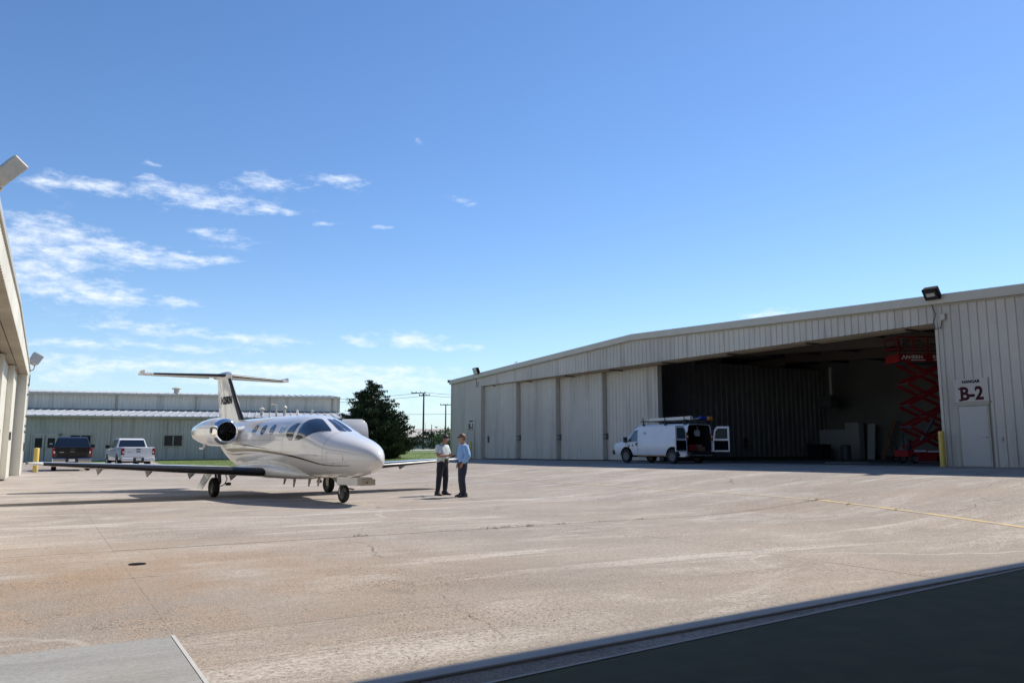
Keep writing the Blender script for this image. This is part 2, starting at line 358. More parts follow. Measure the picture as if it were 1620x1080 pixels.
class MB:
    def __init__(s): s.v = []; s.f = []
    def add(s, vs_, fs):
        k = len(s.v); s.v += [tuple(p) for p in vs_]; s.f += [tuple(i + k for i in f) for f in fs]; return s
    def box(s, c, d, rot=None):
        x, y, z = d[0] / 2, d[1] / 2, d[2] / 2
        pts = [Vector(p) for p in ((-x, -y, -z), (x, -y, -z), (x, y, -z), (-x, y, -z), (-x, -y, z), (x, -y, z), (x, y, z), (-x, y, z))]
        if rot is not None: pts = [rot @ p for p in pts]
        c = Vector(c)
        return s.add([p + c for p in pts], [(0, 3, 2, 1), (4, 5, 6, 7), (0, 1, 5, 4), (1, 2, 6, 5), (2, 3, 7, 6), (3, 0, 4, 7)])
    def bar(s, a, b, wd, h=None, upv=(0, 0, 1)):
        a, b = Vector(a), Vector(b); h = h or wd
        d = (b - a); L = d.length; d.normalize()
        u = Vector(upv)
        if abs(d.dot(u)) > .98: u = Vector((1, 0, 0))
        sx = d.cross(u).normalized(); u = sx.cross(d).normalized()
        rot = Matrix((d, sx, u)).transposed()
        return s.box((a + b) / 2, (L, wd, h), rot)
    def tube(s, pts, r, n=8, caps=True, r2=None):
        pts = [Vector(p) for p in pts]; m = len(pts)
        rs = [r + (r2 - r) * i / (m - 1) if r2 is not None else r for i in range(m)] if not isinstance(r, (list, tuple)) else r
        ring = []; prev = None
        for i, p in enumerate(pts):
            d = (pts[min(i + 1, m - 1)] - pts[max(i - 1, 0)]).normalized()
            if prev is None:
                a = Vector((0, 0, 1)) if abs(d.z) < .9 else Vector((1, 0, 0))
                u = d.cross(a).normalized()
            else:
                u = (prev - d * prev.dot(d)).normalized()
            prev = u; q = d.cross(u)
            ring += [p + (u * math.cos(2 * math.pi * k / n) + q * math.sin(2 * math.pi * k / n)) * rs[i] for k in range(n)]
        f = [(i * n + k, i * n + (k + 1) % n, (i + 1) * n + (k + 1) % n, (i + 1) * n + k) for i in range(m - 1) for k in range(n)]
        if caps: f += [tuple(reversed(range(n))), tuple(range((m - 1) * n, m * n))]
        return s.add(ring, f)
    def lathe(s, c, axis, prof, n=20, closed=False):
        """prof: (distance along axis, radius)"""
        c = Vector(c); d = Vector(axis).normalized()
        a = Vector((0, 0, 1)) if abs(d.z) < .9 else Vector((1, 0, 0))
        u = d.cross(a).normalized(); q = d.cross(u); m = len(prof); vs_ = []
        for h, r in prof:
            vs_ += [c + d * h + (u * math.cos(2 * math.pi * k / n) + q * math.sin(2 * math.pi * k / n)) * r for k in range(n)]
        f = [(i * n + k, i * n + (k + 1) % n, (i + 1) * n + (k + 1) % n, (i + 1) * n + k) for i in range(m - 1) for k in range(n)]
        if closed: f += [tuple(reversed(range(n))), tuple(range((m - 1) * n, m * n))]
        return s.add(vs_, f)
    def loft(s, secs, caps=(True, True)):
        n = len(secs[0]); m = len(secs); vs_ = [p for q in secs for p in q]
        f = [(i * n + k, i * n + (k + 1) % n, (i + 1) * n + (k + 1) % n, (i + 1) * n + k) for i in range(m - 1) for k in range(n)]
        if caps[0]: f.append(tuple(reversed(range(n))))
        if caps[1]: f.append(tuple(range((m - 1) * n, m * n)))
        return s.add(vs_, f)
    def quad(s, *p): return s.add(p, [tuple(range(len(p)))])
    def prism(s, poly, y0, y1, wf=None):
        """poly of (x,z) extruded across y; wf(z) scales the half width"""
        n = len(poly); wf = wf or (lambda x, z: 1)
        A = [(x, y0 * wf(x, z), z) for x, z in poly]; B = [(x, y1 * wf(x, z), z) for x, z in poly]
        return s.add(A + B, [tuple(range(n)), tuple(reversed(range(n, 2 * n)))] + [(i, i + n, (i + 1) % n + n, (i + 1) % n) for i in range(n)])
    def grid(s, fn, nu, nv):
        vs_ = [fn(i / nu, j / nv) for i in range(nu + 1) for j in range(nv + 1)]
        return s.add(vs_, [(i * (nv + 1) + j, (i + 1) * (nv + 1) + j, (i + 1) * (nv + 1) + j + 1, i * (nv + 1) + j + 1) for i in range(nu) for j in range(nv)])
    def build(s, name, m, parent=None, smooth=False, bevel=0., seg=2, fix=True):
        me = bpy.data.meshes.new(name)
        vs_ = s.v
        og = org_of(parent)
        if og is not None: vs_ = [(p[0] - og[0], p[1] - og[1], p[2] - og[2]) for p in vs_]
        me.from_pydata(vs_, [], s.f)
        bm = bmesh.new(); bm.from_mesh(me)
        if fix: bmesh.ops.recalc_face_normals(bm, faces=bm.faces)
        if bevel:
            es = [e for e in bm.edges if len(e.link_faces) == 2 and e.calc_face_angle(0) > R(28)]
            bmesh.ops.bevel(bm, geom=es, offset=bevel, segments=seg, affect='EDGES', profile=.5, clamp_overlap=True)
        bm.to_mesh(me); bm.free()
        if smooth:
            me.polygons.foreach_set("use_smooth", [True] * len(me.polygons))
            me.set_sharp_from_angle(angle=R(smooth if smooth is not True else 40))
        me.materials.append(M[m] if isinstance(m, str) else m)
        o = link(bpy.data.objects.new(name, me))
        if parent is not None: o.parent = parent
        return o

def text(name, s, size, mtx, m, parent, bold=0., xs=1.):
    cu = bpy.data.curves.new(name, 'FONT'); cu.body = s; cu.size = size; cu.extrude = .004; cu.offset = bold
    cu.align_x = 'CENTER'; cu.align_y = 'CENTER'; cu.resolution_u = 3
    tmp = bpy.data.objects.new(name + "_curve", cu); link(tmp)
    dg = bpy.context.evaluated_depsgraph_get()
    me = bpy.data.meshes.new_from_object(tmp.evaluated_get(dg))
    bpy.data.objects.remove(tmp); bpy.data.curves.remove(cu)
    me.transform(Matrix.Diagonal((xs, 1, 1, 1))); me.transform(mtx)
    og = org_of(parent)
    if og is not None: me.transform(Matrix.Translation(-og))
    me.materials.clear(); me.materials.append(M[m]); me.name = name
    o = link(bpy.data.objects.new(name, me)); o.parent = parent
    return o
def frame(o, xd, yd):
    xd, yd = Vector(xd).normalized(), Vector(yd).normalized(); zd = xd.cross(yd)
    m = Matrix((xd, yd, zd)).transposed().to_4x4(); m.translation = Vector(o); return m

def ribbed(name, m, parent, o, along, nrm, L, zb, zt, pw=.915, pitch=.305, rh=.03, joined=False, rw=.10):
    """corrugated cladding: one object per sheet; zb, zt functions of distance (absolute z)"""
    o, along, nrm = Vector(o), Vector(along), Vector(nrm)
    k = 0; s = 0.; allmb = MB(); objs = []
    while s < L - .01:
        e = min(L, s + pw); mb = MB(); prof = []; x = s
        while x < e - .005:
            nx = min(e, x + pitch)
            if nx - x > .2: prof += [(x, 0), (nx - rw - .04, 0), (nx - rw - .015, rh), (nx - .035, rh), (nx - .01, 0)]
            else: prof += [(x, 0)]
            x = nx
        prof.append((e, 0))
        vs_ = []
        for q, h in prof:
            p = o + along * q + nrm * h
            vs_ += [(p.x, p.y, zb(q)), (p.x, p.y, zt(q))]
        n = len(prof)
        mb.add(vs_, [(2 * i, 2 * i + 2, 2 * i + 3, 2 * i + 1) for i in range(n - 1)])
        if joined: allmb.add(mb.v, mb.f)
        else: objs.append(mb.build(name, m, parent, fix=False))
        s = e; k += 1
    if joined: return allmb.build(name, m, parent, fix=False)
    return objs

def sheet(name, m, x0, x1, y0, y1, nx, ny, off=0., parent=None, skirt=0., kind=None, xs=None, ys=None):
    xs = xs or [x0 + (x1 - x0) * i / nx for i in range(nx + 1)]
    ys = ys or [y0 + (y1 - y0) * i / ny for i in range(ny + 1)]
    nx, ny = len(xs) - 1, len(ys) - 1
    mb = MB()
    mb.add([(x, y, G(x, y) + off) for x in xs for y in ys], [(i * (ny + 1) + j, (i + 1) * (ny + 1) + j, (i + 1) * (ny + 1) + j + 1, i * (ny + 1) + j + 1) for i in range(nx) for j in range(ny)])
    if skirt:
        loop = [(i, 0) for i in range(nx + 1)] + [(nx, j) for j in range(1, ny + 1)] + [(i, ny) for i in range(nx - 1, -1, -1)] + [(0, j) for j in range(ny - 1, 0, -1)]
        pts = [(xs[i], ys[j]) for i, j in loop]; n = len(pts)
        mb.add([(x, y, G(x, y) + off) for x, y in pts] + [(x, y, G(x, y) + off - skirt) for x, y in pts], [(i, i + n, (i + 1) % n + n, (i + 1) % n) for i in range(n)])
    o = mb.build(name, m, parent, smooth=30, fix=False)
    if kind: o['kind'] = kind
    return o
# ---------------------------------------------------------------- ground, apron, lawn, road
xs = [-600, -300, -150, -80, -50, -30, -18, -10, -6, 0, 6, 10, 12, 14, 16, 18, 20, 22, 24, 27, 30, 36, 44, 54, 70, 90, 120, 170, 260, 450, 900]
ys = [-200, -90, -40, -20, -12, -6, 2, 10, 18, 26, 34, 42, 50, 56, 62, 68, 74, 80, 88, 98, 110, 130, 160, 210, 300, 500, 1000, 2200]
sheet('ground', 'terrain', 0, 0, 0, 0, 0, 0, -.10, None, 0, 'structure', xs, ys)
sheet('lawn', 'grass', -30, 56, 44, 86, 40, 24, -.035, None, .05, 'structure')

JX = [-21.5, -14.03, -6.53, .97, 8.47, 15.97, 23.4]
JY = [-10.6, -4.9, .82, 6.54, 12.26, 17.98, 23.70, 29.42, 35.14, 40.86, 46.58, 51.2]
apron = worldthing('apron', 'weathered tan concrete apron between the hangars', 'apron', (0, 0, 0), kind='structure')
sheet('joint_filler', 'joint', -21.6, 26.95, -10.7, 51.3, 34, 44, -.028, apron)
for i in range(len(JX)):
    xa = JX[i]; xb = JX[i + 1] if i + 1 < len(JX) else 26.9
    for j in range(len(JY) - 1):
        if xa > -7 and xb < 1 and abs(JY[j] - .82) < .01:
            continue
        gx, gy = .0008, .0008
        n = 7 if xb > 10 else 4
        sheet('concrete_slab', 'concrete', xa + gx, xb - gx, JY[j] + (.016 if abs(JY[j] - 12.26) < .1 or abs(JY[j] - 46.58) < .1 else gy), JY[j + 1] - gy, n, 4, random.uniform(-.002, .002), apron, .03)
pad = sheet('concrete_pad', 'concrete_new', -6.5, .94, .86, 6.53, 4, 4, .008, apron, .04)
pad['label'] = 'smooth new grey concrete slab let into the old apron'
mb = MB()
for (x0, y0), (x1, y1) in (((.955, .86), (.955, 6.55)),):
    mb.bar((x0, y0, .006), (x1, y1, .006), .025, .012)
mb.build('slab_edge', 'pale_edge', apron)
drv = sheet('driveway', 'concrete', -1.2, 7.6, 51.25, 67, 4, 8, -.005, None, .05, 'structure')
sheet('road', 'asphalt', 26, 120, 86.5, 97, 30, 4, .0, None, .05, 'structure')
def strip(name, m, pts, wd, off, kind='structure'):
    mb = MB(); P = []
    for i, (x, y) in enumerate(pts):
        a = Vector(pts[max(0, i - 1)]); b = Vector(pts[min(len(pts) - 1, i + 1)]); d = (b - a).normalized()
        ww = wd[i] if isinstance(wd, list) else wd
        nx, ny = -d.y * ww / 2, d.x * ww / 2
        P += [(x + nx, y + ny, G(x + nx, y + ny) + off), (x - nx, y - ny, G(x - nx, y - ny) + off)]
    mb.add(P, [(2 * i, 2 * i + 1, 2 * i + 3, 2 * i + 2) for i in range(len(pts) - 1)])
    o = mb.build(name, m, None, fix=False); o['kind'] = kind
    return o
def densify(pts, st=.5):
    out = []
    for (a, b), (c, d) in zip(pts[:-1], pts[1:]):
        n = max(1, int(math.hypot(c - a, d - b) / st))
        out += [(a + (c - a) * i / n, b + (d - b) * i / n) for i in range(n)]
    return out + [pts[-1]]
strip('yellow_line', 'paintline', densify([(13.2, 4.9), (13.75, 6.2), (14.15, 7.2), (14.75, 9), (15.25, 10.7), (15.6, 12.25)]), .11, .007)
strip('faded_yellow_line', 'paintfaint', densify([(15.6, 12.3), (15.72, 14), (15.72, 50)]), .13, .007)
def wiggle(pts, amp, st):
    d = densify(pts, st)
    return [(x + random.uniform(-amp, amp), y + random.uniform(-amp, amp)) for x, y in d]
for pts, wmax in (([(3.35, 8.1), (3.45, 7.2), (3.25, 6.3), (3.2, 5.75), (3.05, 5.2)], .009), ([(2.35, 6.3), (2.45, 5.9), (2.9, 5.7)], .005), ([(8.6, 12.1), (9.0, 10.6), (8.8, 9.3)], .004)):
    q = wiggle(pts, .03, .13)
    strip('pavement_crack', 'joint', q, [wmax * random.uniform(.2, 1) for _ in q], .0065)
d = MB(); x0, y0 = 1.12, 10.75
d.lathe((x0, y0, .0), (0, 0, 1), [(.0, .10), (.006, .10), (.008, .085), (.006, .08), (.006, .0)], 24)
tag(d.build('drain_cover', 'black', None), 'small round black cover set in the apron near the grey slab', 'drain cover')

# ---------------------------------------------------------------- hangar on the right
BX = 27.0
hb = worldthing('hangar', 'long white corrugated hangar marked B-1 and B-2 with one half of its doors open', 'hangar', (27, 32.5, .62))
YL, YR, OL, OR = 54.2, 10.8, 49.4, 15.9
RID = 32.5; ZE, ZR, ZH = 6.5, 7.38, 5.78
def rz(y): return ZR - (ZR - ZE) * abs(y - RID) / (YL - RID)
def gb(x=26.9):
    return lambda s: 0
# front cladding (runs toward -Y, face toward -X)
N = (-1, 0, 0)
ribbed('wall_panel', 'wall', hb, (BX, YL, 0), (0, -1, 0), N, YL - OL, lambda s: G(BX, YL - s) + .04, lambda s: rz(YL - s) - .28)
ribbed('wall_panel', 'wall', hb, (BX, OR, 0), (0, -1, 0), N, OR - YR, lambda s: G(BX, OR - s) + .04, lambda s: rz(OR - s) - .28)
ribbed('fascia_panel', 'wall', hb, (BX, OL - .002, 0), (0, -1, 0), N, OL - OR - .004, lambda s: ZH, lambda s: rz(OL - s) - .28, pw=1.83)
# base angle, gable trim, jambs
mb = MB(); mb.bar((BX - .005, YL, G(BX, YL) + .02), (BX - .005, OL, G(BX, OL) + .02), .05, .04); mb.build('base_angle', 'trimd', hb); mb = MB(); mb.bar((BX - .005, OR, G(BX, OR) + .02), (BX - .005, YR, G(BX, YR) + .02), .05, .04)
mb.build('base_angle', 'trimd', hb)
mb = MB()
for a, b in ((YL + .12, RID), (RID, YR - .1)):
    mb.bar((BX - .08, a, rz(a) - .12), (BX - .08, b, rz(b) - .12), .22, .30)
mb.build('gable_trim', 'trim', hb)
mb = MB()
for a, b in ((YL, RID), (RID, YR)):
    mb.bar((BX - .045, a, rz(a) - .30), (BX - .045, b, rz(b) - .30), .05, .05)
mb.build('trim_bead', 'trimd', hb)  # thin tan bead along the underside of the gable trim
mb = MB(); mb.box((BX + .0, YL + .01, (ZE + .5) / 2 + .15), (.09, .12, ZE - .8)); mb.build('corner_trim', 'trim', hb)
mb = MB(); mb.box((BX - .12, YL + .16, ZE - .02), (.30, .16, .20)); mb.build('gutter_end', 'steelgrey', hb)
mb = MB()
mb.box((BX + .25, OL + .06, (ZH + .6) / 2), (.62, .12, ZH - .6)); mb.build('jamb', 'trim', hb)
mb = MB(); mb.box((BX + .27, OR - .05, (ZH + .72) / 2), (.60, .10, ZH - .72)); mb.build('jamb', 'trim', hb)
# roof
for sgn, nm in ((1, 'roof'), (-1, 'roof')):
    ya = YL + .1 if sgn > 0 else YR - .1
    mb = MB()
    mb.quad((BX - .15, RID, ZR + .02), (BX + 26, RID, ZR + .02), (BX + 26, ya, rz(ya) + .02), (BX - .15, ya, rz(ya) + .02))
    mb.quad((BX + .05, RID, ZR - .2), (BX + 26, RID, ZR - .2), (BX + 26, ya, rz(ya) - .2), (BX + .05, ya, rz(ya) - .2))
    for k in range(42):
        xx = BX - .1 + k * .61
        mb.bar((xx, RID, ZR + .04), (xx, ya, rz(ya) + .04), .06, .05)
    mb.build(nm, 'galv', hb)
# sides, back, inside
mb = MB(); mb.quad((BX, YL, .3), (BX + 26, YL, .3), (BX + 26, YL, ZE), (BX, YL, ZE)); mb.build('side_wall', 'wall', hb)
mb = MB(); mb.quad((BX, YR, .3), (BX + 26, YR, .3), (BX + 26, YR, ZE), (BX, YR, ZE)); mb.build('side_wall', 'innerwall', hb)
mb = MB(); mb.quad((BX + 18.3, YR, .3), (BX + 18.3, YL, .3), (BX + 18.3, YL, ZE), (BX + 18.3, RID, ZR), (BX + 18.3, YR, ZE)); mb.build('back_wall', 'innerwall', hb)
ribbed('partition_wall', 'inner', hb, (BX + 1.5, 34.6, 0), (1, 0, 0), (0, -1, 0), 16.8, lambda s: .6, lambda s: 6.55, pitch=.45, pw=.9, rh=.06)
mb = MB(); mb.box((BX + 10, 34.55, .75), (16.4, .04, .22)); mb.build('base_board', 'beam', hb)
mb = MB(); mb.box((BX + 18.25, 22.7, .78), (.04, 23.5, .24)); mb.build('base_board', 'beam', hb)
fl = sheet('hangar_floor', 'floor_in', BX - .08, BX + 18.3, YR, YL, 8, 12, .012, hb, .04)
# header soffit and tracks
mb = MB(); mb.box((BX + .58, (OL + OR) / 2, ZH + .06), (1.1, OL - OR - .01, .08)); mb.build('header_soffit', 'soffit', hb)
mb = MB()
for k in range(4): mb.box((BX + .30 + .22 * k, (OL + OR) / 2, ZH - .01), (.07, OL - OR - .02, .06))
mb.build('door_track', 'soffit', hb)
for k in range(8):
    mb = MB(); y = OR + 1.2 + k * 4.4
    mb.box((BX + .55, y, ZH - .07), (.95, .08, .06)); mb.build('track_hanger', 'beam', hb)
for xx, zz in ((BX + 1.3, 5.75), (BX + 6.5, 5.95), (BX + 12, 5.95)):
    mb = MB()
    for y0_, y1_ in ((YR + .1, RID), (RID, YL - .1)):
        mb.bar((xx, y0_, rz(y0_) - .72), (xx, y1_, rz(y1_) - .55), .04, .55); mb.bar((xx, y0_, rz(y0_) - .98), (xx, y1_, rz(y1_) - .83), .24, .03)
    mb.build('roof_beam', 'beam', hb)
for k in range(9):
    mb = MB(); y = YR + 1 + k * 2.6
    mb.bar((BX + .3, y, rz(y) - .38), (BX + 18.2, y, rz(y) - .38), .08, .22); mb.build('purlin', 'beam', hb)
# sliding leaves, each a little further back than the one before
edges = [49.38, 44.6, 39.9, 35.25, 30.6]
for k in range(4):
    fx = BX + .24 + .30 * k; a, b = edges[k] * (1 if k == 0 else 1 + (.24 + .30 * (k - 1)) / BX), edges[k + 1] * (1 + (.24 + .30 * k) / BX)
    ws_ = MB(); ws_.box((fx + .07, (a + b) / 2, (ZH + G(BX, b)) / 2 + .02), (.10, a - b - .02, ZH - G(BX, b) - .10))
    leaf = ws_.build('sliding_door', 'trimd', hb)
    pan = ribbed('panel', 'wall', leaf, (fx, a, 0), (0, -1, 0), N, a - b - .06, lambda s: G(BX, a - s) + .06, lambda s: ZH - .02, pitch=.305, rh=.025)
    e = MB(); e.box((fx + .125, b + .02, (ZH + G(BX, b)) / 2 + .02), (.30, .05, ZH - G(BX, b) - .08)); e.build('edge_channel', 'trim', leaf)
    h = MB(); zz = 2.05
    h.box((fx + .14, b - .03, zz + .12), (.30, .06, .04)); h.box((fx + .14, b - .03, zz - .12), (.30, .06, .04)); h.box((fx + .26, b - .06, zz), (.07, .10, .36))
    h.build('handle', 'steelgrey', leaf)
# walk doors with signs
def walk_door(yc, wd=.95):
    z0 = G(BX, yc) + .03; z1 = z0 + 2.02; x = BX - .045
    f = MB()
    f.box((x, yc + wd / 2 + .03, (z0 + z1) / 2), (.05, .07, z1 - z0)); f.box((x, yc - wd / 2 - .03, (z0 + z1) / 2), (.05, .07, z1 - z0)); f.box((x, yc, z1 + .04), (.055, wd + .14, .07))
    fr = f.build('door_frame', 'trimd', hb)
    p = MB(); p.box((x + .003, yc, (z0 + z1) / 2), (.045, wd - .02, z1 - z0 - .02)); dr = p.build('door', 'door', hb, bevel=.004)
    h = MB(); h.tube([(x - .02, yc - wd / 2 + .09, z0 + .97), (x - .08, yc - wd / 2 + .09, z0 + .97)], .03, 10); h.tube([(x - .075, yc - wd / 2 + .09, z0 + .97), (x - .075, yc - wd / 2 + .2, z0 + .97)], .014, 8); h.build('door_handle', 'metal', dr)
    c = MB(); c.box((x + .0, yc, z1 + .13), (.10, wd + .3, .03)); c.build('drip_cap', 'trimd', hb)
    return z1
z1 = walk_door(14.78)
walk_door(50.9)
def sign(yc, txt, zc):
    x = BX - .045
    p = MB(); p.box((x + .006, yc, zc + .02), (.03, 1.12, .86)); sg = p.build('sign_board', 'wall', hb, bevel=.003)
    text('lettering', 'HANGAR', .135, frame((x - .012, yc, zc + .34), (0, -1, 0), (0, 0, 1)), 'letter', sg, .006, 1.05)
    text('lettering', txt, .62, frame((x - .012, yc, zc - .08), (0, -1, 0), (0, 0, 1)), 'maroon', sg, .02, .92)
    s_ = MB()
    hgt = .225
    if txt == 'B-2':
        s_.box((x - .0125, yc + .375, zc - .08 + hgt - .03), (.008, .12, .06)); s_.box((x - .0125, yc + .375, zc - .08 - hgt + .03), (.008, .12, .06))
    else:
        s_.box((x - .0125, yc + .35, zc - .08 + hgt - .03), (.008, .12, .06)); s_.box((x - .0125, yc + .35, zc - .08 - hgt + .03), (.008, .12, .06)); s_.box((x - .0125, yc - .31, zc - .08 - hgt + .025), (.008, .22, .05))
    s_.build('letter_serif', 'maroon', sg)
for y0_, y1_ in ((YL - .3, OL + .2), (OR - .2, YR + .2)):
    y = y0_
    while y > y1_:
        f = MB(); f.bar((BX - .034, y, G(BX, y) + .10), (BX - .034, y, G(BX, y) + .10 + .02), .03); y -= .915
        for zz in (1.9, 3.1, 4.3, 5.5): f.box((BX - .034, y + .9, zz), (.012, .03, .03))
        f.build('fastener_row', 'trimd', hb)['kind'] = 'stuff'
sign(14.78, 'B-2', 3.28)
sign(50.9, 'B-1', 2.98)
# switch box, conduit loops below the lamps, roof bits
b = MB(); b.box((BX - .07, 15.55, 5.95), (.08, .16, .22)); b.build('junction_box', 'trim', hb, bevel=.01)
b = MB(); b.box((BX - .06, 13.93, 1.68), (.06, .09, .12)); b.build('key_box', 'tan_metal', hb, bevel=.008)
b = MB(); b.box((BX + .18, 48.75, 2.0), (.08, .1, .45)); b.build('latch_box', 'steelgrey', hb)
def cable(y, ztop, zb, parent):
    c = MB(); pts = [(BX - .08, y, ztop), (BX - .085, y - .12, ztop - .35), (BX - .075, y - .02, zb + .25), (BX - .10, y - .08, zb), (BX - .10, y - .28, zb + .02), (BX - .09, y - .34, zb + .28), (BX - .08, y - .28, zb + .4)]
    c.tube(pts, .016, 6); c.build('lamp_cable', 'dark', parent)
cable(15.92, 6.42, 5.55, hb); cable(50.1, 6.3, 5.75, hb)
c = MB(); c.bar((BX + .2, 44.9, rz(44.9)), (BX + .2, 44.9, rz(44.9) + .22), .03); c.bar((BX + .2, 45.2, rz(45) + .2), (BX + .2, 44.8, rz(45) + .27), .03); c.build('roof_bracket', 'trim', hb)

def floodlight(name_label, base, head, size, tilt, yaw, mh, ml, cat='floodlight', arm=None):
    t = thing('floodlight', name_label, cat, base, yaw, 'floodlights on the hangar roof edges')
    a = MB(); hx, hz = head
    pts = arm or [(0, 0, 0), (.0, 0, hz * .55), (hx * .6, 0, hz * .8)]
    a.tube(pts, .03, 8); a.box((hx * .55, 0, hz * .82), (.06, size[1] * .9, .05)); a.build('bracket', mh, t)
    ro = Matrix.Rotation(tilt, 3, 'Y'); c = Vector((hx, 0, hz))
    h = MB()
    sx, sy, sz = size
    prof = [(-.5, .30), (-.3, .46), (.42, .5), (.5, .5)]
    secs = []
    for u, v in prof:
        secs.append([c + ro @ Vector((u * sx, a_ * sy * v, b_ * sz * v)) for a_, b_ in ((-1, -1), (1, -1), (1, 1), (-1, 1))])
    h.loft(secs); hd = h.build('lamp_housing', mh, t, bevel=.02)
    g = MB(); g.box(c + ro @ Vector((sx * .5 + .006, 0, 0)), (.012, sy * .86, sz * .86), ro); g.build('lens', ml, hd)
    r_ = MB(); r_.box(c + ro @ Vector((sx * .5 + .014, 0, 0)), (.012, sy * .55, sz * .3), ro); r_.build('reflector', 'tan_metal', hd)
    return t
# black lamps on the right hangar (local +x turned to face the apron)
floodlight('large black floodlight above the B-2 wall, tilted down', (BX - .08, 15.75, rz(15.75) - .12), (.24, .24), (.30, .52, .44), R(38), R(185), 'black', 'dark')
floodlight('black floodlight with a bright lens near the far B-1 corner', (BX - .06, 49.7, rz(50) - .04), (.24, .28), (.30, .52, .46), R(20), R(188), 'black', 'pvc')

# ---------------------------------------------------------------- hangar on the left (sunlit, seen edge on)
AX = -.72
ha = worldthing('hangar', 'sunlit cream hangar seen almost edge on along the left of the apron', 'hangar', (-.72, 48, 0))
ha.rotation_euler = (0, 0, -.0068)
AL, AR, AOL, AOR = 48.2, 8.0, 44.6, 10.5
AH, AE, AZR = 4.98, 5.60, 6.02
def arz(y): return AZR - (AZR - AE) * abs(y - 28.5) / 20
ribbed('fascia_panel', 'cream', ha, (AX, AR, 0), (0, 1, 0), (1, 0, 0), AL - AR, lambda s: AH, lambda s: arz(AR + s) - .12, pw=1.83, rh=.02)
mb = MB()
for a, b_ in ((AL + .1, 28.5), (28.5, AR)): mb.bar((AX - .02, a, arz(a) - .05), (AX - .02, b_, arz(b_) - .05), .10, .22)
mb.build('gable_trim', 'galv', ha)
mb = MB()
for a, b_ in ((AL, 28.5), (28.5, AR)): mb.bar((AX + .03, a, arz(a) - .19), (AX + .03, b_, arz(b_) - .19), .06, .06)
mb.build('trim_bead', 'trimd', ha)  # matching tan bead below the left hangar's trim
for a in (AL + .1, AR):
    mb = MB(); mb.quad((AX, 28.5, AZR), (AX - 26, 28.5, AZR), (AX - 26, a, AE), (AX, a, AE)); mb.build('roof', 'galv', ha)
for k in range(4):   # soffit boards between the door tracks
    mb = MB(); mb.box((AX - .16 - .36 * k, (AL + AR) / 2, AH + .03 + .01 * (k % 2)), (.33, AL - AR - .04, .06)); mb.build('soffit_board', 'soffit', ha)
mb = MB(); mb.quad((AX - 1.6, AR, .0), (AX - 1.6, AL, .0), (AX - 1.6, AL, AE), (AX - 1.6, AR, AE)); mb.build('rear_lining', 'innerwall', ha)
ribbed('wall_panel', 'cream', ha, (AX - .02, AOL + .75, 0), (0, 1, 0), (1, 0, 0), AL - AOL - .75, lambda s: G(-1, AOL + s) + .02, lambda s: AH, rh=.02)
mb = MB(); mb.box((AX - .06, AL + .03, AH / 2 + .3), (.20, .10, AH + .5)); mb.build('corner_trim', 'white', ha)
ribbed('end_wall', 'cream', ha, (AX - .1, AL, 0), (-1, 0, 0), (0, 1, 0), 25, lambda s: 0, lambda s: AE, joined=True)
mb = MB(); mb.box((AX - .37, AOL + .75 - .03, AH / 2), (.72, .06, AH)); mb.build('jamb', 'cream', ha)
aed = [44.9, 40.2, 35.4, 30.6, 25.8, 21.0, 16.2, 11.4]
for k in range(len(aed) - 1):
    a, b_ = aed[k], aed[k + 1]; fx = AX - .40 - .20 * min(k, 5)
    l_ = MB(); l_.box((fx - .09, (a + b_) / 2, AH / 2 + .03), (.10, a - b_ - .02, AH - .12)); leaf = l_.build('sliding_door', 'cream', ha)
    ribbed('panel', 'cream', leaf, (fx - .03, b_, 0), (0, 1, 0), (1, 0, 0), a - b_ - .3, lambda s: .05, lambda s: AH - .1, pw=4.8, rh=.02)
    e = MB(); e.box((fx - .10, b_ + .14, AH / 2 + .02), (.24, .28, AH - .1)); e.build('edge_channel', 'cream', leaf)
    h = MB(); h.box((fx + .05, b_ + .3, 1.9), (.06, .5, .05)); h.box((fx + .06, b_ + .05, 1.9), (.08, .08, .35)); h.build('handle', 'steelgrey', leaf)
    r_ = MB(); r_.tube([(fx, b_ + .5, AH - .12), (fx, b_ + .5, AH + .0)], .09, 10); r_.build('track_roller', 'tan_metal', leaf)
for k, zz in enumerate((4.6, 4.1, 3.0, 2.5, 2.2)):
    mb = MB(); mb.tube([(AX + .0, AOL + 2.7, zz), (AX + .06, AOL + 2.7, zz)], .06, 8); mb.build('anchor_plate', 'steelgrey', ha)
mb = MB(); mb.box((AX + .06, AL - .25, 1.45), (.10, .22, .42)); mb.build('switch_box', 'steelgrey', ha, bevel=.01)
mb = MB(); mb.tube([(AX + .05, AL - .12, 5.2), (AX + .05, AL - .12, 4.6)], .02, 6); mb.build('lamp_conduit', 'steelgrey', ha)
floodlight('big weathered grey floodlight at the near end of the left hangar roof', (AX - .16, 14.2, arz(14.2) - .42), (.12, .34), (.60, .36, .26), R(-52), R(20), 'tan_metal', 'pvc', arm=[(-.25, 0, .02), (.05, 0, .02), (.10, 0, .12)])
floodlight('small grey floodlight on a bent arm at the far corner of the left hangar', (AX + .02, 47.0, 5.28), (.22, .62), (.60, .40, .50), R(-62), R(10), 'tan_metal', 'pvc', arm=[(0, 0, 0), (.18, 0, .10), (.22, 0, .30)])

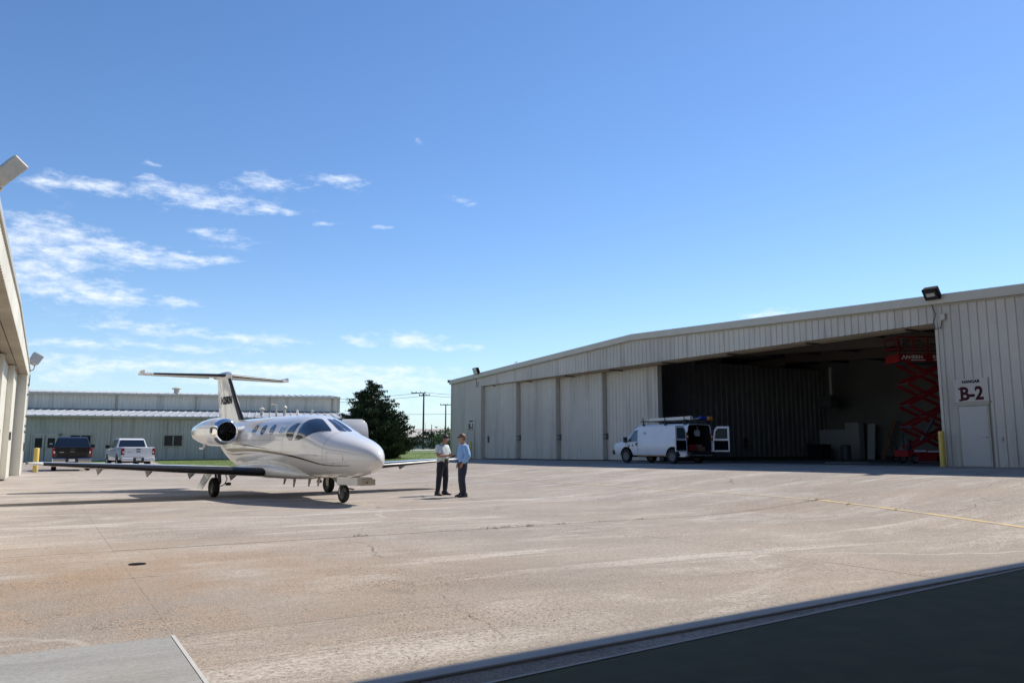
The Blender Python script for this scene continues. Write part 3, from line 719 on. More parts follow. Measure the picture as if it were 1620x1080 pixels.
# ---------------------------------------------------------------- near hangar: only its floor and the shade of its eave come into view
hc = worldthing('hangar', 'near hangar with a dark green painted floor reaching the apron', 'hangar', (8, -6, 0))
def crow(x): return 4.22 + .096 * x
mb = MB()
mb.add([(-1.2, crow(-1.2) - .22, .022), (24, crow(24) - .22, .022), (24, -22, .022), (-1.2, -22, .022)] + [(-1.2, crow(-1.2) - .22, -.05), (24, crow(24) - .22, -.05), (24, -22, -.05), (-1.2, -22, -.05)], [(0, 1, 2, 3), (0, 4, 5, 1), (1, 5, 6, 2), (2, 6, 7, 3), (3, 7, 4, 0)])
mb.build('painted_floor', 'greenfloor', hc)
mb = MB(); mb.bar((-1.2, crow(-1.2) - .205, .012), (24, crow(24) - .205, .012), .03, .03); mb.build('floor_edge_angle', 'pale_edge', hc)
mb = MB(); mb.box((13.2, -10, 4.7), (29.4, 24, .12)); mb.build('unseen_sky_blocker', 'ceiling', hc)  # unseen slab, added to block sky and bounce warm light onto the floor
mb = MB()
mb.bar((-1.2, 4.50 + .065 * -1.2, .004), (24, 4.50 + .065 * 24, .004), .17, .03); mb.build('penumbra_strip', 'pale_edge', hc, bevel=.012)  # pale strip that paints the soft edge of the roof's shadow
kz = 10.5; off = kz / math.tan(R(SUN_EL)); ox, oy = off * math.sin(R(SUN_AZ)), off * math.cos(R(SUN_AZ))
def ery(x): return 4.63 + .065 * (x - ox) + oy          # front edge of the roof, where its shade falls along the floor edge
mb = MB()
mb.add([(x, ery(x) , z) for z in (kz, kz + .9) for x in (-1.5, 34)] + [(x, -22, z) for z in (kz, kz + .9) for x in (-1.5, 34)], [(0, 1, 3, 2), (4, 5, 7, 6), (0, 1, 5, 4), (2, 3, 7, 6), (0, 2, 6, 4), (1, 3, 7, 5)])
mb.build('roof', 'ceiling', hc)
mb = MB(); mb.box((29, -9, kz / 2), (.3, 26, kz)); mb.build('side_wall', 'innerwall', hc)
mb = MB(); mb.box((-1.7, -9.2, kz / 2), (.3, 26, kz)); mb.build('side_wall', 'innerwall', hc)  # unseen left wall, added to darken the painted floor
mb = MB(); mb.box((14, -22, kz / 2), (31, .3, kz)); mb.build('rear_wall', 'innerwall', hc)

# ---------------------------------------------------------------- low building at the far end
P0 = Vector((-.64, 71.74, 0)); DD = Vector((24.81, -6.14, 0)).normalized(); BK = Vector((-DD.y, DD.x, 0))
bd = worldthing('workshop', 'long low grey metal workshop with a higher rear hall beyond the pickups', 'building', (8, 70, .2))
def dp(s, b, z): p = P0 + DD * s + BK * b; return (p.x, p.y, z)
SA, SB = -14.0, 25.3
FZ, FT = .05, 3.86
ribbed('wall', 'walld', bd, dp(SA, 0, 0), DD, -BK, SB - SA, lambda s: FZ, lambda s: FT, joined=True, rh=.035)
ribbed('end_wall', 'walld', bd, dp(SB, 0, 0), BK, DD, 22, lambda s: FZ, lambda s: FT + .11 * min(s, 7), joined=True)
def rib_roof(name, s0, s1, b0, z0, b1, z1, step=.6):
    mb = MB()
    mb.quad(dp(s0, b0, z0), dp(s1, b0, z0), dp(s1, b1, z1), dp(s0, b1, z1)); mb.quad(dp(s0, b0, z0 - .06), dp(s1, b0, z0 - .06), dp(s1, b1, z1 - .06), dp(s0, b1, z1 - .06))
    mb.quad(dp(s0, b0, z0), dp(s1, b0, z0), dp(s1, b0, z0 - .06), dp(s0, b0, z0 - .06))
    s = s0 + .1
    while s < s1:
        mb.bar(dp(s, b0, z0 + .03), dp(s, b1, z1 + .03), .09, .06); s += step
    return mb.build(name, 'galv', bd)
rib_roof('lower_roof', SA - .2, SB + .25, -.35, 3.93, 7.0, 4.68)
mb = MB(); mb.bar(dp(SA, -.38, 3.84), dp(SB + .2, -.38, 3.84), .12, .14); mb.build('gutter', 'trimd', bd)
UB, UT, US = 7.0, 6.12, 23.9
ribbed('upper_wall', 'wallu', bd, dp(SA, UB, 0), DD, -BK, US - SA, lambda s: 4.5, lambda s: UT, joined=True, rh=.035)
ribbed('upper_end_wall', 'wallu', bd, dp(US, UB, 0), BK, DD, 24, lambda s: 4.3, lambda s: UT + .05 * (12 - abs(12 - s)), joined=True)
mb = MB(); mb.box(dp(US + .02, UB - .02, 5.35), (.16, .16, 1.6)); mb.build('corner_trim', 'trim', bd)
rib_roof('upper_roof', SA - .2, US + .15, UB - .3, UT + .05, UB + 12, UT + .95)
rib_roof('upper_roof', SA - .2, US + .15, UB + 24, UT + .05, UB + 12, UT + .95)
mb = MB(); mb.bar(dp(SA, UB - .33, UT - .02), dp(US + .1, UB - .33, UT - .02), .12, .16); mb.build('gutter', 'trim', bd)
for s, zt, zb_, b_ in ((5.55, FT - .1, .1, -.08), (12.55, FT - .1, .1, -.08), (20.3, FT - .1, .1, -.08), (-.6, FT - .1, .1, -.08)):
    mb = MB(); mb.bar(dp(s, b_, zb_), dp(s, b_, zt), .12, .10); mb.build('downpipe', 'trim', bd)
for s in (4.65, 11.2, 17.6, 23.3):
    mb = MB(); mb.bar(dp(s, UB - .08, 4.6), dp(s, UB - .08, UT - .1), .12, .10); mb.build('downpipe', 'trimd', bd)
mb = MB(); mb.bar(dp(SA, UB - .05, 4.72), dp(US, UB - .05, 4.72), .06, .10); mb.build('flashing', 'steelgrey', bd)
def dwin(s0, s1, z0, z1):
    f = MB(); m_ = (s0 + s1) / 2
    for a, b_ in (((s0, z0), (s1, z0)), ((s0, z1), (s1, z1)), ((s0, z0), (s0, z1)), ((s1, z0), (s1, z1)), ((m_, z0), (m_, z1))):
        f.bar(dp(a[0], -.05, a[1]), dp(b_[0], -.05, b_[1]), .07, .07)
    fr = f.build('window', 'trimd', bd)
    for a, b_ in ((s0, m_), (m_, s1)):
        p = MB(); p.quad(dp(a + .03, -.05, z0 + .03), dp(b_ - .03, -.05, z0 + .03), dp(b_ - .03, -.05, z1 - .03), dp(a + .03, -.05, z1 - .03)); p.build('pane', 'darkpane', fr)
dwin(9.55, 10.95, 1.52, 2.42)
dwin(2.75, 4.25, 1.35, 2.40)
for s0 in (.18, 1.06):
    p = MB(); p.box(dp(s0 + .42, -.06, 1.38), (.80, .07, 2.05), Matrix.Rotation(math.atan2(DD.y, DD.x), 3, 'Z')); dr = p.build('door', 'walld', bd, bevel=.004)
    g = MB(); g.quad(dp(s0 + .17, -.105, 1.42), dp(s0 + .67, -.105, 1.42), dp(s0 + .67, -.105, 2.15), dp(s0 + .17, -.105, 2.15)); g.build('pane', 'darkpane', dr)
    h = MB(); h.box(dp(s0 + (.76 if s0 < .5 else .08), -.13, 1.32), (.05, .06, .2)); h.build('door_handle', 'metal', dr)
mb = MB()
for a, b_ in (((.12, .35), (.12, 2.45)), ((1.92, .35), (1.92, 2.45)), ((.12, 2.45), (1.92, 2.45))): mb.bar(dp(a[0], -.06, a[1]), dp(b_[0], -.06, b_[1]), .08, .09)
mb.build('door_frame', 'trim', bd)
p = MB(); p.quad(dp(1.38, -.109, 1.45), dp(1.58, -.109, 1.45), dp(1.58, -.109, 1.75), dp(1.38, -.109, 1.75)); p.build('door_notice', 'paper', bd)
mb = MB(); mb.box(dp(2.1, -.15, 2.42), (.22, .2, .1)); mb.build('wall_lamp', 'steelgrey', bd)
def vent(s, b_, z, h, r):
    v = MB(); v.lathe(dp(s, b_, z), (0, 0, 1), [(0, r * .55), (h * .7, r * .55), (h * .72, r), (h * .82, r * 1.02), (h, r * .25), (h, 0)], 14); v.build('roof_vent', 'trim', bd, smooth=30)
vent(9.4, UB + 1.2, UT + .05, .75, .42)
vent(17.0, 1.6, 4.1, .75, .24); vent(18.9, 1.6, 4.1, .95, .20); vent(21.4, 5, 4.5, .32, .15)
mb = MB(); mb.tube([dp(18.2, 1.5, 4.1), dp(18.2, 1.5, 5.05), dp(17.75, 1.5, 5.12)], .07, 8); mb.build('roof_pipe', 'trim', bd)
# ---------------------------------------------------------------- business jet
jet = thing('business_jet', 'white T-tailed twin-engine business jet with black leading edges and its cabin door open', 'jet', (6.19, 24.42, 0), math.atan2(-.98877, .14944))
ST = [(6.30, 1.10, 1.12, .01), (6.27, 1.03, 1.19, .08), (6.20, .95, 1.28, .165), (6.05, .86, 1.40, .28), (5.7, .75, 1.55, .46), (5.3, .69, 1.66, .58), (4.9, .65, 1.75, .67), (4.55, .63, 1.84, .715), (4.15, .615, 2.00, .75), (3.75, .605, 2.14, .77), (3.35, .60, 2.245, .78), (2.8, .60, 2.31, .785), (2.0, .60, 2.33, .79), (0, .60, 2.33, .79), (-1.2, .62, 2.33, .785), (-2.0, .74, 2.32, .74), (-3.0, 1.0, 2.28, .60), (-4.0, 1.36, 2.22, .40), (-4.8, 1.66, 2.16, .2), (-5.2, 1.85, 2.1, .06)]
SA_ = np.array(ST)[::-1]
# smooth interpolation of the stations
def hermite(x, k):
    X = SA_[:, 0]; Y = SA_[:, k]; i = int(np.clip(np.searchsorted(X, x) - 1, 0, len(X) - 2))
    def sl(j):
        if j == 0: return (Y[1] - Y[0]) / (X[1] - X[0])
        if j == len(X) - 1: return (Y[-1] - Y[-2]) / (X[-1] - X[-2])
        a = (Y[j] - Y[j - 1]) / (X[j] - X[j - 1]); b = (Y[j + 1] - Y[j]) / (X[j + 1] - X[j])
        return 0 if a * b <= 0 else 2 * a * b / (a + b)
    h = X[i + 1] - X[i]; t = (x - X[i]) / h
    return float((2 * t ** 3 - 3 * t * t + 1) * Y[i] + (t ** 3 - 2 * t * t + t) * h * sl(i) + (-2 * t ** 3 + 3 * t * t) * Y[i + 1] + (t ** 3 - t * t) * h * sl(i + 1))
def FS(x, t, off=0.):
    zb, zt, wd = hermite(x, 1), hermite(x, 2), hermite(x, 3); zc = (zb + zt) / 2; h = (zt - zb) / 2
    c, s = math.cos(t), math.sin(t); n = 2 / 2.25
    y, z = wd * math.copysign(abs(c) ** n, c), zc + h * math.copysign(abs(s) ** n, s)
    L = math.hypot(c / max(wd, .05), s / max(h, .05))
    return Vector((x, y + off * (c / max(wd, .05)) / L, z + off * (s / max(h, .05)) / L))
mb = MB()
xs_ = [6.30, 6.285, 6.26, 6.22, 6.16, 6.08, 5.98, 5.85, 5.7, 5.5, 5.3, 5.1, 4.9, 4.72, 4.55, 4.35, 4.15, 3.95, 3.75, 3.55, 3.35, 3.1, 2.8, 2.4, 2, 1.3, .6, 0, -.6, -1.2, -1.6, -2, -2.5, -3, -3.5, -4, -4.4, -4.8, -5.2]
mb.loft([[FS(x, 2 * math.pi * k / 48) for k in range(48)] for x in xs_])
fus = mb.build('fuselage', 'jet', jet, smooth=60)
# belly fairing that carries the wing
mb = MB(); secs = []
for x, hw, zb, zt in ((3.25, .30, .62, .70), (2.7, .55, .545, .82), (2.0, .80, .52, .95), (1.0, .90, .50, 1.02), (-.4, .90, .51, 1.0), (-1.3, .72, .58, .95), (-2.2, .35, .80, .98)):
    secs.append([(x, hw * math.copysign(abs(math.cos(a)) ** .7, math.cos(a)), (zb + zt) / 2 + (zt - zb) / 2 * math.copysign(abs(math.sin(a)) ** .8, math.sin(a))) for a in [2 * math.pi * k / 28 for k in range(28)]])
mb.loft(secs); mb.build('belly_fairing', 'jet', jet, smooth=60)
def patch(name, m, poly, off, parent, mirror=False, n=9):
    """convex polygon in (x, t) laid on the fuselage skin"""
    p = [(x, (math.pi - t if mirror else t)) for x, t in poly]
    x0, x1 = min(q[0] for q in p), max(q[0] for q in p); mb = MB()
    def span(x):
        ts = []
        for (xa, ta), (xb, tb) in zip(p, p[1:] + p[:1]):
            if min(xa, xb) - 1e-9 <= x <= max(xa, xb) + 1e-9 and abs(xa - xb) > 1e-9: ts.append(ta + (tb - ta) * (x - xa) / (xb - xa))
        return (min(ts), max(ts)) if ts else (p[0][1], p[0][1])
    def fn(u, v):
        x = x0 + (x1 - x0) * min(.9999, max(.0001, u)); a, b = span(x); return FS(x, a + (b - a) * v, off)
    mb.grid(fn, n * 2, n)
    return mb.build(name, m, parent, smooth=60)
def oval(xc, tc_, rx, rt, sl=0., n=20): return [(xc + rx * math.cos(a) + sl * math.sin(a), tc_ + rt * math.sin(a)) for a in [2 * math.pi * k / n for k in range(n)]]
for mir in (False, True):
    for xc in (.08, .74, 1.40):
        patch('cabin_window', 'wsglass', oval(xc, 2.62, .175, .205, 0), .006, jet, mir)
        # bright frame
    patch('cockpit_window', 'wsglass', [(2.46, 2.80), (2.52, 2.62), (2.66, 2.48), (2.86, 2.38), (3.02, 2.37), (2.98, 2.6), (2.93, 3.0), (2.78, 3.02), (2.58, 2.94)], .006, jet, mir)
    patch('cockpit_window', 'wsglass', [(3.08, 2.99), (3.10, 2.7), (3.14, 2.42), (3.2, 2.2), (3.34, 2.02), (3.5, 1.88), (3.62, 1.83), (4.36, 2.0), (4.42, 2.05), (4.2, 2.30), (3.95, 2.55), (3.65, 2.82), (3.3, 2.97)], .006, jet, mir)
    patch('windshield', 'wsglass', [(3.62, 1.68), (3.66, 1.585), (4.05, 1.58), (4.60, 1.58), (4.63, 1.62), (4.55, 1.78), (4.48, 1.80), (4.0, 1.735)], .006, jet, mir)
def ribbon(name, m, pts, wd, parent, off=.004, mirror=False):
    mb = MB(); P = []; N_ = 60; X = [p[0] for p in pts]; T = [p[1] for p in pts]
    o = np.argsort(X); X = np.array(X)[o]; T = np.array(T)[o]
    for i in range(N_ + 1):
        x = X[0] + (X[-1] - X[0]) * i / N_
        c = np.polyfit(X, T, 3) if len(X) > 4 else None
        t = float(np.polyval(c, x)) if c is not None else float(np.interp(x, X, T))
        h = float(np.interp(i / N_, [q[0] for q in wd], [q[1] for q in wd])) / 2 / .8
        tt = [t - h, t + h]
        if mirror: tt = [math.pi - q for q in tt]
        P += [FS(x, tt[0], off), FS(x, tt[1], off)]
    mb.add(P, [(2 * i, 2 * i + 1, 2 * i + 3, 2 * i + 2) for i in range(N_)])
    return mb.build(name, m, parent, smooth=60)
SM = [(-2.6, 3.42), (-1.67, 3.34), (-.55, 3.26), (.21, 3.245), (1.16, 3.28), (2.03, 3.36), (3.2, 3.47), (4.27, 3.52), (5.46, 3.56), (5.62, 3.565)]
SU = [(p[0], p[1] - .03) for p in SM]
for mir in (False, True):
    ribbon('main_stripe', 'stripe', SM, [(0, .0), (.12, .10), (.3, .075), (.6, .045), (1, .012)], fus, .005, mir)
    ribbon('gold_pinstripe', 'gold', SU, [(0, .0), (.2, .022), (1, .010)], fus, .0055, mir)
    ribbon('upper_stripe', 'stripe', [(-1.6, 3.10), (-.8, 3.12), (-.04, 3.145), (.69, 3.185), (1.6, 3.25)], [(0, .005), (.4, .022), (1, .003)], fus, .004, mir)
    ribbon('lower_stripe', 'stripe', [(-2.4, 3.52), (-1.66, 3.46), (-.58, 3.385), (.5, 3.36)], [(0, .004), (.5, .03), (1, .002)], fus, .004, mir)
for k in range(3):
    patch('logo_diamond', 'navy', [(1.985 + .035 * k - .06, 2.74 - .075 * k), (1.985 + .035 * k, 2.71 - .075 * k), (2.045 + .035 * k, 2.735 - .075 * k), (1.985 + .035 * k, 2.77 - .075 * k)], .006, fus, False, 3)
patch('logo_swoosh', 'sky_blue', [(2.05, 2.80), (2.12, 2.62), (2.36, 2.54), (2.30, 2.66), (2.18, 2.78)], .005, fus, False, 4)

def seam(x, t0, t1, wd=.007):
    mb = MB(); mb.grid(lambda u, v: FS(x + wd * (u - .5), t0 + (t1 - t0) * v, .0035), 1, 24); mb.build('skin_seam', 'steelgrey', fus, smooth=60)
for x in (4.62, 2.30, -.75, -1.9): seam(x, 1.75, 4.2)
for x, t0, t1 in ((5.42, 3.02, 3.42), (4.80, 3.02, 3.42)): seam(x, t0, t1, .006)
for mir in (False, True):
    ribbon('skin_seam', 'steelgrey', [(4.80, 3.02), (5.42, 3.02)], [(0, .006), (1, .006)], fus, .0035, mir); ribbon('skin_seam', 'steelgrey', [(4.80, 3.42), (5.42, 3.42)], [(0, .006), (1, .006)], fus, .0035, mir)
    ribbon('skin_seam', 'steelgrey', [(-3.4, 3.0), (2.2, 3.0)], [(0, .005), (1, .005)], fus, .0035, mir)
def airfoil(n=14):
    pts = []
    for k in range(2 * n):
        a = 2 * math.pi * k / (2 * n); x = .5 * (1 + math.cos(a))
        t = 5 * (.2969 * math.sqrt(x) - .126 * x - .3516 * x * x + .2843 * x ** 3 - .1036 * x ** 4)
        pts.append((x, t if a <= math.pi else -t))
    return pts
AF = airfoil()
def wing(le, chord, z, y, th_, grow=1., off=(0, 0)):
    return [(le - u * chord, y, z + v * th_ * grow) for u, v in AF]
WS = [(.0, 1.62, 2.45, .66, .30), (.8, 1.40, 2.15, .715, .28), (3.0, 1.08, 1.70, .83, .22), (5.0, .76, 1.25, .935, .145), (6.25, .55, .95, 1.0, .10), (6.50, .42, .72, 1.012, .07), (6.57, .25, .40, 1.016, .03)]
for s in (-1, 1):
    mb = MB(); mb.loft([wing(le, c, z, s * y, t) for y, le, c, z, t in WS]); wg = mb.build('wing', 'jet', jet, smooth=60)
    # rubber boot wrapped round the leading edge
    mb = MB(); secs = []
    idx = [k for k in range(len(AF)) if AF[k][0] < .13]
    ys = [.86, 1.0, 2, 3, 4, 5, 6.12, 6.22]
    for y in ys:
        W = [float(np.interp(y, [q[0] for q in WS], [q[j] for q in WS])) for j in (1, 2, 3, 4)]
        secs.append([(W[0] - u * W[1] + .012, s * y, W[2] + v * W[3] * 1.06) for u, v in [AF[k] for k in idx]])
    n = len(idx); mb.add([p for q in secs for p in q], [(i * n + k, i * n + k + 1, (i + 1) * n + k + 1, (i + 1) * n + k) for i in range(len(ys) - 1) for k in range(n - 1)])
    mb.build('deice_boot', 'boot', wg, smooth=60)
    # flap and aileron gaps, hinge fairings under the wing
    for ya, yb, nm in ((.95, 3.55, 'flap'), (3.6, 6.0, 'aileron')):
        mb = MB(); secs = []
        for y in (ya, yb):
            W = [float(np.interp(y, [q[0] for q in WS], [q[j] for q in WS])) for j in (1, 2, 3, 4)]
            xh = W[0] - .76 * W[1]; xt = W[0] - 1.015 * W[1]
            secs.append([(xh, s * y, W[2] + W[3] * .30), (xt, s * y, W[2] + .012), (xt, s * y, W[2] - .012), (xh, s * y, W[2] - W[3] * .30)])
        mb.loft(secs); mb.build(nm, 'jet', wg, bevel=.005)
    for y in (1.15, 2.35, 3.5, 4.75):
        W = [float(np.interp(y, [q[0] for q in WS], [q[j] for q in WS])) for j in (1, 2, 3, 4)]
        x0_ = W[0] - .62 * W[1]; zz = W[2] - W[3] * .35
        mb = MB(); mb.add([(x0_, s * y - .035, zz), (x0_, s * y + .035, zz), (x0_ - .75, s * y + .03, zz + .03), (x0_ - .75, s * y - .03, zz + .03), (x0_ - .55, s * y, zz - .22)], [(0, 1, 4), (1, 2, 4), (2, 3, 4), (3, 0, 4), (0, 3, 2, 1)])
        mb.build('hinge_fairing', 'steelgrey', wg, bevel=.006)
    mb = MB(); mb.lathe((.30, s * 6.56, 1.016), (1, 0, 0), [(-.10, .0), (-.06, .03), (.06, .035), (.12, .0)], 8); mb.build('wingtip_light', 'wsglass', wg, smooth=60)
# fin, tailplane
def finsec(le, chord, z, th_): return [(le - u * chord, v * th_, z) for u, v in AF]
mb = MB(); FSX = [(-2.35, 2.75, 2.0, .20), (-2.62, 2.42, 2.25, .20), (-3.0, 2.1, 2.62, .19), (-4.15, 1.30, 3.86, .13)]
mb.loft([finsec(*q) for q in FSX]); fin = mb.build('fin', 'jet', jet, smooth=60)
mb = MB(); secs = []; idx = [k for k in range(len(AF)) if AF[k][0] < .16]; n = len(idx)
for z in (2.32, 2.62, 3.2, 3.80):
    W = [float(np.interp(z, [q[2] for q in FSX], [q[j] for q in FSX])) for j in (0, 1, 3)]
    secs.append([(W[0] - u * W[1] + .014, v * W[2] * 1.08, z) for u, v in [AF[k] for k in idx]])
mb.add([p for q in secs for p in q], [(i * n + k, i * n + k + 1, (i + 1) * n + k + 1, (i + 1) * n + k) for i in range(3) for k in range(n - 1)])
mb.build('deice_boot', 'boot', fin, smooth=60)
mb = MB(); mb.add([(x, s * .045, z) for s in (-1, 1) for x, z in ((-4.35, 2.55), (-4.37, 2.55), (-5.09, 3.75), (-5.07, 3.75))], [(0, 1, 2, 3), (4, 5, 6, 7)]); mb.build('rudder_gap', 'steelgrey', fin)
text('registration', 'N25KN', .36, frame((-4.12, -.112, 3.02), (1, .02, 0), (0, 0, 1)), 'letter', fin, .012, .82)
text('registration', 'N25KN', .36, frame((-4.12, .112, 3.02), (-1, .02, 0), (0, 0, 1)), 'letter', fin, .012, .82)
mb = MB(); secs = []
for x, r in ((-4.0, .012), (-4.06, .06), (-4.2, .11), (-4.6, .135), (-5.2, .12), (-5.75, .05), (-5.9, .01)):
    secs.append([(x, r * math.cos(a), 3.93 + r * 1.05 * math.sin(a)) for a in [2 * math.pi * k / 16 for k in range(16)]])
mb.loft(secs); mb.build('tail_bullet', 'jet', fin, smooth=60)
TS = [(0.06, -4.25, 1.30, 3.915, .13), (1.3, -4.66, 1.05, 3.905, .10), (2.45, -5.04, .82, 3.90, .075), (2.62, -5.18, .62, 3.90, .05)]
for s in (-1, 1):
    mb = MB(); mb.loft([wing(le, c, z, s * y, t) for y, le, c, z, t in TS]); tp_ = mb.build('tailplane', 'jet', jet, smooth=60)
    mb = MB(); secs = []; idx = [k for k in range(len(AF)) if AF[k][0] < .16]; n = len(idx)
    for y in (.12, 1.3, 2.3):
        W = [float(np.interp(y, [q[0] for q in TS], [q[j] for q in TS])) for j in (1, 2, 3, 4)]
        secs.append([(W[0] - u * W[1] + .010, s * y, W[2] + v * W[3] * 1.08) for u, v in [AF[k] for k in idx]])
    mb.add([p for q in secs for p in q], [(i * n + k, i * n + k + 1, (i + 1) * n + k + 1, (i + 1) * n + k) for i in range(2) for k in range(n - 1)])
    mb.build('deice_boot', 'boot', tp_, smooth=60)
    mb = MB(); mb.loft([[(-5.42, s * .30, 3.93), (-5.78, s * .34, 3.90), (-5.78, s * .34, 3.885), (-5.42, s * .30, 3.86)], [(-5.62, s * 2.5, 3.925), (-5.93, s * 2.5, 3.905), (-5.93, s * 2.5, 3.89), (-5.62, s * 2.5, 3.875)]]); mb.build('elevator', 'jet', tp_, bevel=.004)
    mb = MB(); mb.loft([[(-5.12 - u * .80, s * 2.56 + v * .10, 3.915 + q) for u, v in AF] for q in (-.03, .02, .10)]); mb.build('elevator_horn', 'jet', tp_, smooth=50)
# engines
for s in (-1, 1):
    cy, cz = s * 1.36, 1.88
    mb = MB(); mb.lathe((0, cy, cz), (-1, 0, 0), [(.42, .315), (.45, .345), (.55, .385), (.75, .415), (1.1, .435), (1.6, .425), (2.1, .385), (2.6, .31), (2.9, .26), (2.9, .235), (2.5, .24)], 36); nc = mb.build('engine_nacelle', 'jet', jet, smooth=60)
    mb = MB(); mb.lathe((0, cy, cz), (-1, 0, 0), [(.95, .235), (.6, .25), (.46, .262), (.39, .285), (.375, .302), (.385, .322), (.42, .345), (.50, .372), (.565, .392)], 36); mb.build('inlet_lip', 'chrome', nc, smooth=60)
    mb = MB(); mb.lathe((0, cy, cz), (-1, 0, 0), [(.62, .255), (.9, .24), (1.0, .24), (1.0, .0)], 28); mb.build('inlet_duct', 'black', nc, smooth=40)
    mb = MB(); mb.lathe((0, cy, cz), (-1, 0, 0), [(.78, .0), (.80, .025), (.88, .06), (.96, .085)], 16); mb.build('spinner', 'steelgrey', nc, smooth=50)
    mb = MB()
    for k in range(16):
        a = 2 * math.pi * k / 16; b = a + .22
        mb.quad((-.93, cy + .08 * math.cos(a), cz + .08 * math.sin(a)), (-.93, cy + .235 * math.cos(a), cz + .235 * math.sin(a)), (-.98, cy + .235 * math.cos(b), cz + .235 * math.sin(b)), (-.98, cy + .08 * math.cos(b), cz + .08 * math.sin(b)))
    mb.build('fan_blades', 'steelgrey', nc)
    mb = MB(); mb.lathe((0, cy, cz), (-1, 0, 0), [(2.88, .236), (2.6, .2), (2.6, 0)], 20); mb.build('exhaust', 'dark', nc, smooth=40)
    mb = MB(); mb.loft([[(-1.0 - u * 1.75, cy - s * .28, 1.93 + v * .16) for u, v in AF], [(-.75 - u * 2.1, s * .55, 1.98 + v * .24) for u, v in AF]]); mb.build('pylon', 'jet', jet, smooth=60)
    mb = MB(); mb.box((-.62, cy + s * .40, cz + .03), (.10, .05, .16)); mb.build('side_vent', 'steelgrey', nc, bevel=.01)
    mb = MB(); mb.tube([(-2.1, cy + s * .06, cz - .37), (-2.2, cy + s * .08, cz - .50), (-2.45, cy + s * .10, cz - .50)], .035, 8); mb.build('drain_mast', 'white', nc)
# open cabin door, hinged at its front edge on the far side
mb = MB(); secs = []
hx, hy = 2.70, .80
for k in range(13):
    u = k / 12; z = .95 + 1.27 * u
    bulge = .06 - .17 * max(0, (u - .55) / .45) ** 2
    inset = .12 * (1 - min(1, min(u, 1 - u) / .12)) ** 2
    y0_, y1_ = hy - .02 + inset, hy + .74 - inset
    secs.append([(hx + .02 + bulge, y0_, z), (hx + .20 + bulge, y1_, z), (hx + .15 + bulge, y1_ + .005, z), (hx - .03 + bulge, y0_, z)])
mb.loft(secs); cd = mb.build('cabin_door', 'jet', jet, smooth=50, bevel=.012)
mb = MB(); mb.tube([(hx + .04, hy + .28, 1.25), (hx + .0, hy + .34, 1.25)], .04, 8); mb.build('door_handle', 'metal', cd)
mb = MB(); mb.grid(lambda u, v: FS(1.88 + .74 * u, .62 - 1.0 * v, .005), 8, 10); mb.build('door_opening', 'black', jet, smooth=60)
# nose gear
mb = MB(); mb.tube([(4.40, 0, .72), (4.46, 0, .34)], .05, 10); mb.tube([(4.46, -.10, .34), (4.46, .10, .34)], .03, 8); mb.tube([(4.46, -.10, .34), (4.48, -.11, .22)], .025, 8); mb.tube([(4.46, .10, .34), (4.48, .11, .22)], .025, 8)
ng = mb.build('nose_strut', 'metal', jet, smooth=40)
mb = MB(); mb.tube([(3.85, .05, .66), (4.42, .05, .42)], .03, 8); mb.tube([(3.85, -.05, .66), (4.42, -.05, .42)], .03, 8); mb.build('drag_brace', 'metal', ng)
def wheel(c, r, wd, parent, ax=(0, 1, 0), name='wheel', rim='metal', rr=.58):
    c = Vector(c); ax = Vector(ax).normalized()
    mb = MB(); h = wd / 2
    mb.lathe(c, ax, [(-h * .8, r * rr), (-h, r * .72), (-h, r * .86), (-h * .8, r * .96), (-h * .4, r), (h * .4, r), (h * .8, r * .96), (h, r * .86), (h, r * .72), (h * .8, r * rr)], 28)
    ty = mb.build('tyre', 'rubber', parent, smooth=35)
    mb = MB(); mb.lathe(c, ax, [(-h * .55, 0), (-h * .62, r * .18), (-h * .45, r * .30), (-h * .62, r * .46), (-h * .8, r * (rr + .02)), (h * .8, r * (rr + .02)), (h * .62, r * .46), (h * .45, r * .30), (h * .62, r * .18), (h * .55, 0)], 20)
    mb.build('rim', rim, ty, smooth=30)
    return ty
wheel((4.48, 0, .225), .225, .14, jet, rim='steelgrey')
mb = MB(); mb.bar((4.62, -.06, .36), (4.86, -.14, .30), .035); mb.bar((4.62, .06, .36), (4.80, .12, .34), .035); mb.build('tow_lug', 'steelgrey', ng)
for s in (-1, 1):
    mb = MB(); mb.box((5.05, s * .205, .565), (1.10, .03, .20)); dr = mb.build('nose_gear_door', 'jet', jet, bevel=.01)
mb = MB(); mb.box((5.68, .0, .56), (.20, .40, .17)); tl = mb.build('taxi_light_panel', 'trimd', jet, bevel=.02)
mb = MB(); mb.tube([(5.86, -.1, .555), (5.88, -.1, .555)], .022, 12); mb.build('lamp_lens', 'lampred', tl)
# main gear
for s in (-1, 1):
    mb = MB(); mb.tube([(.12, s * 1.72, .74), (.16, s * 1.70, .42)], .055, 10); mb.tube([(.16, s * 1.70, .42), (-.02, s * 1.72, .28)], .05, 10); mb.tube([(-.1, s * 1.74, .68), (-.03, s * 1.72, .34)], .035, 8)
    mg = mb.build('main_strut', 'steelgrey', jet, smooth=40)
    mb = MB(); mb.tube([(.2, s * 1.60, .72), (.26, s * 1.52, .5), (.14, s * 1.56, .35), (.02, s * 1.62, .3)], .014, 6); mb.tube([(.1, s * 1.5, .36), (.1, s * 1.36, .36)], .045, 10); mb.build('brake_line', 'dark', mg)
    wheel((0, s * 1.80, .275), .275, .18, jet, rim='dark')
    mb = MB(); mb.loft([[(.36, s * 1.93, .76), (-.24, s * 1.93, .78), (-.24, s * 1.96, .78), (.36, s * 1.96, .76)], [(.28, s * 2.22, .24), (-.14, s * 2.22, .26), (-.14, s * 2.25, .26), (.28, s * 2.25, .24)]]); mb.build('main_gear_door', 'jet', jet, bevel=.008)
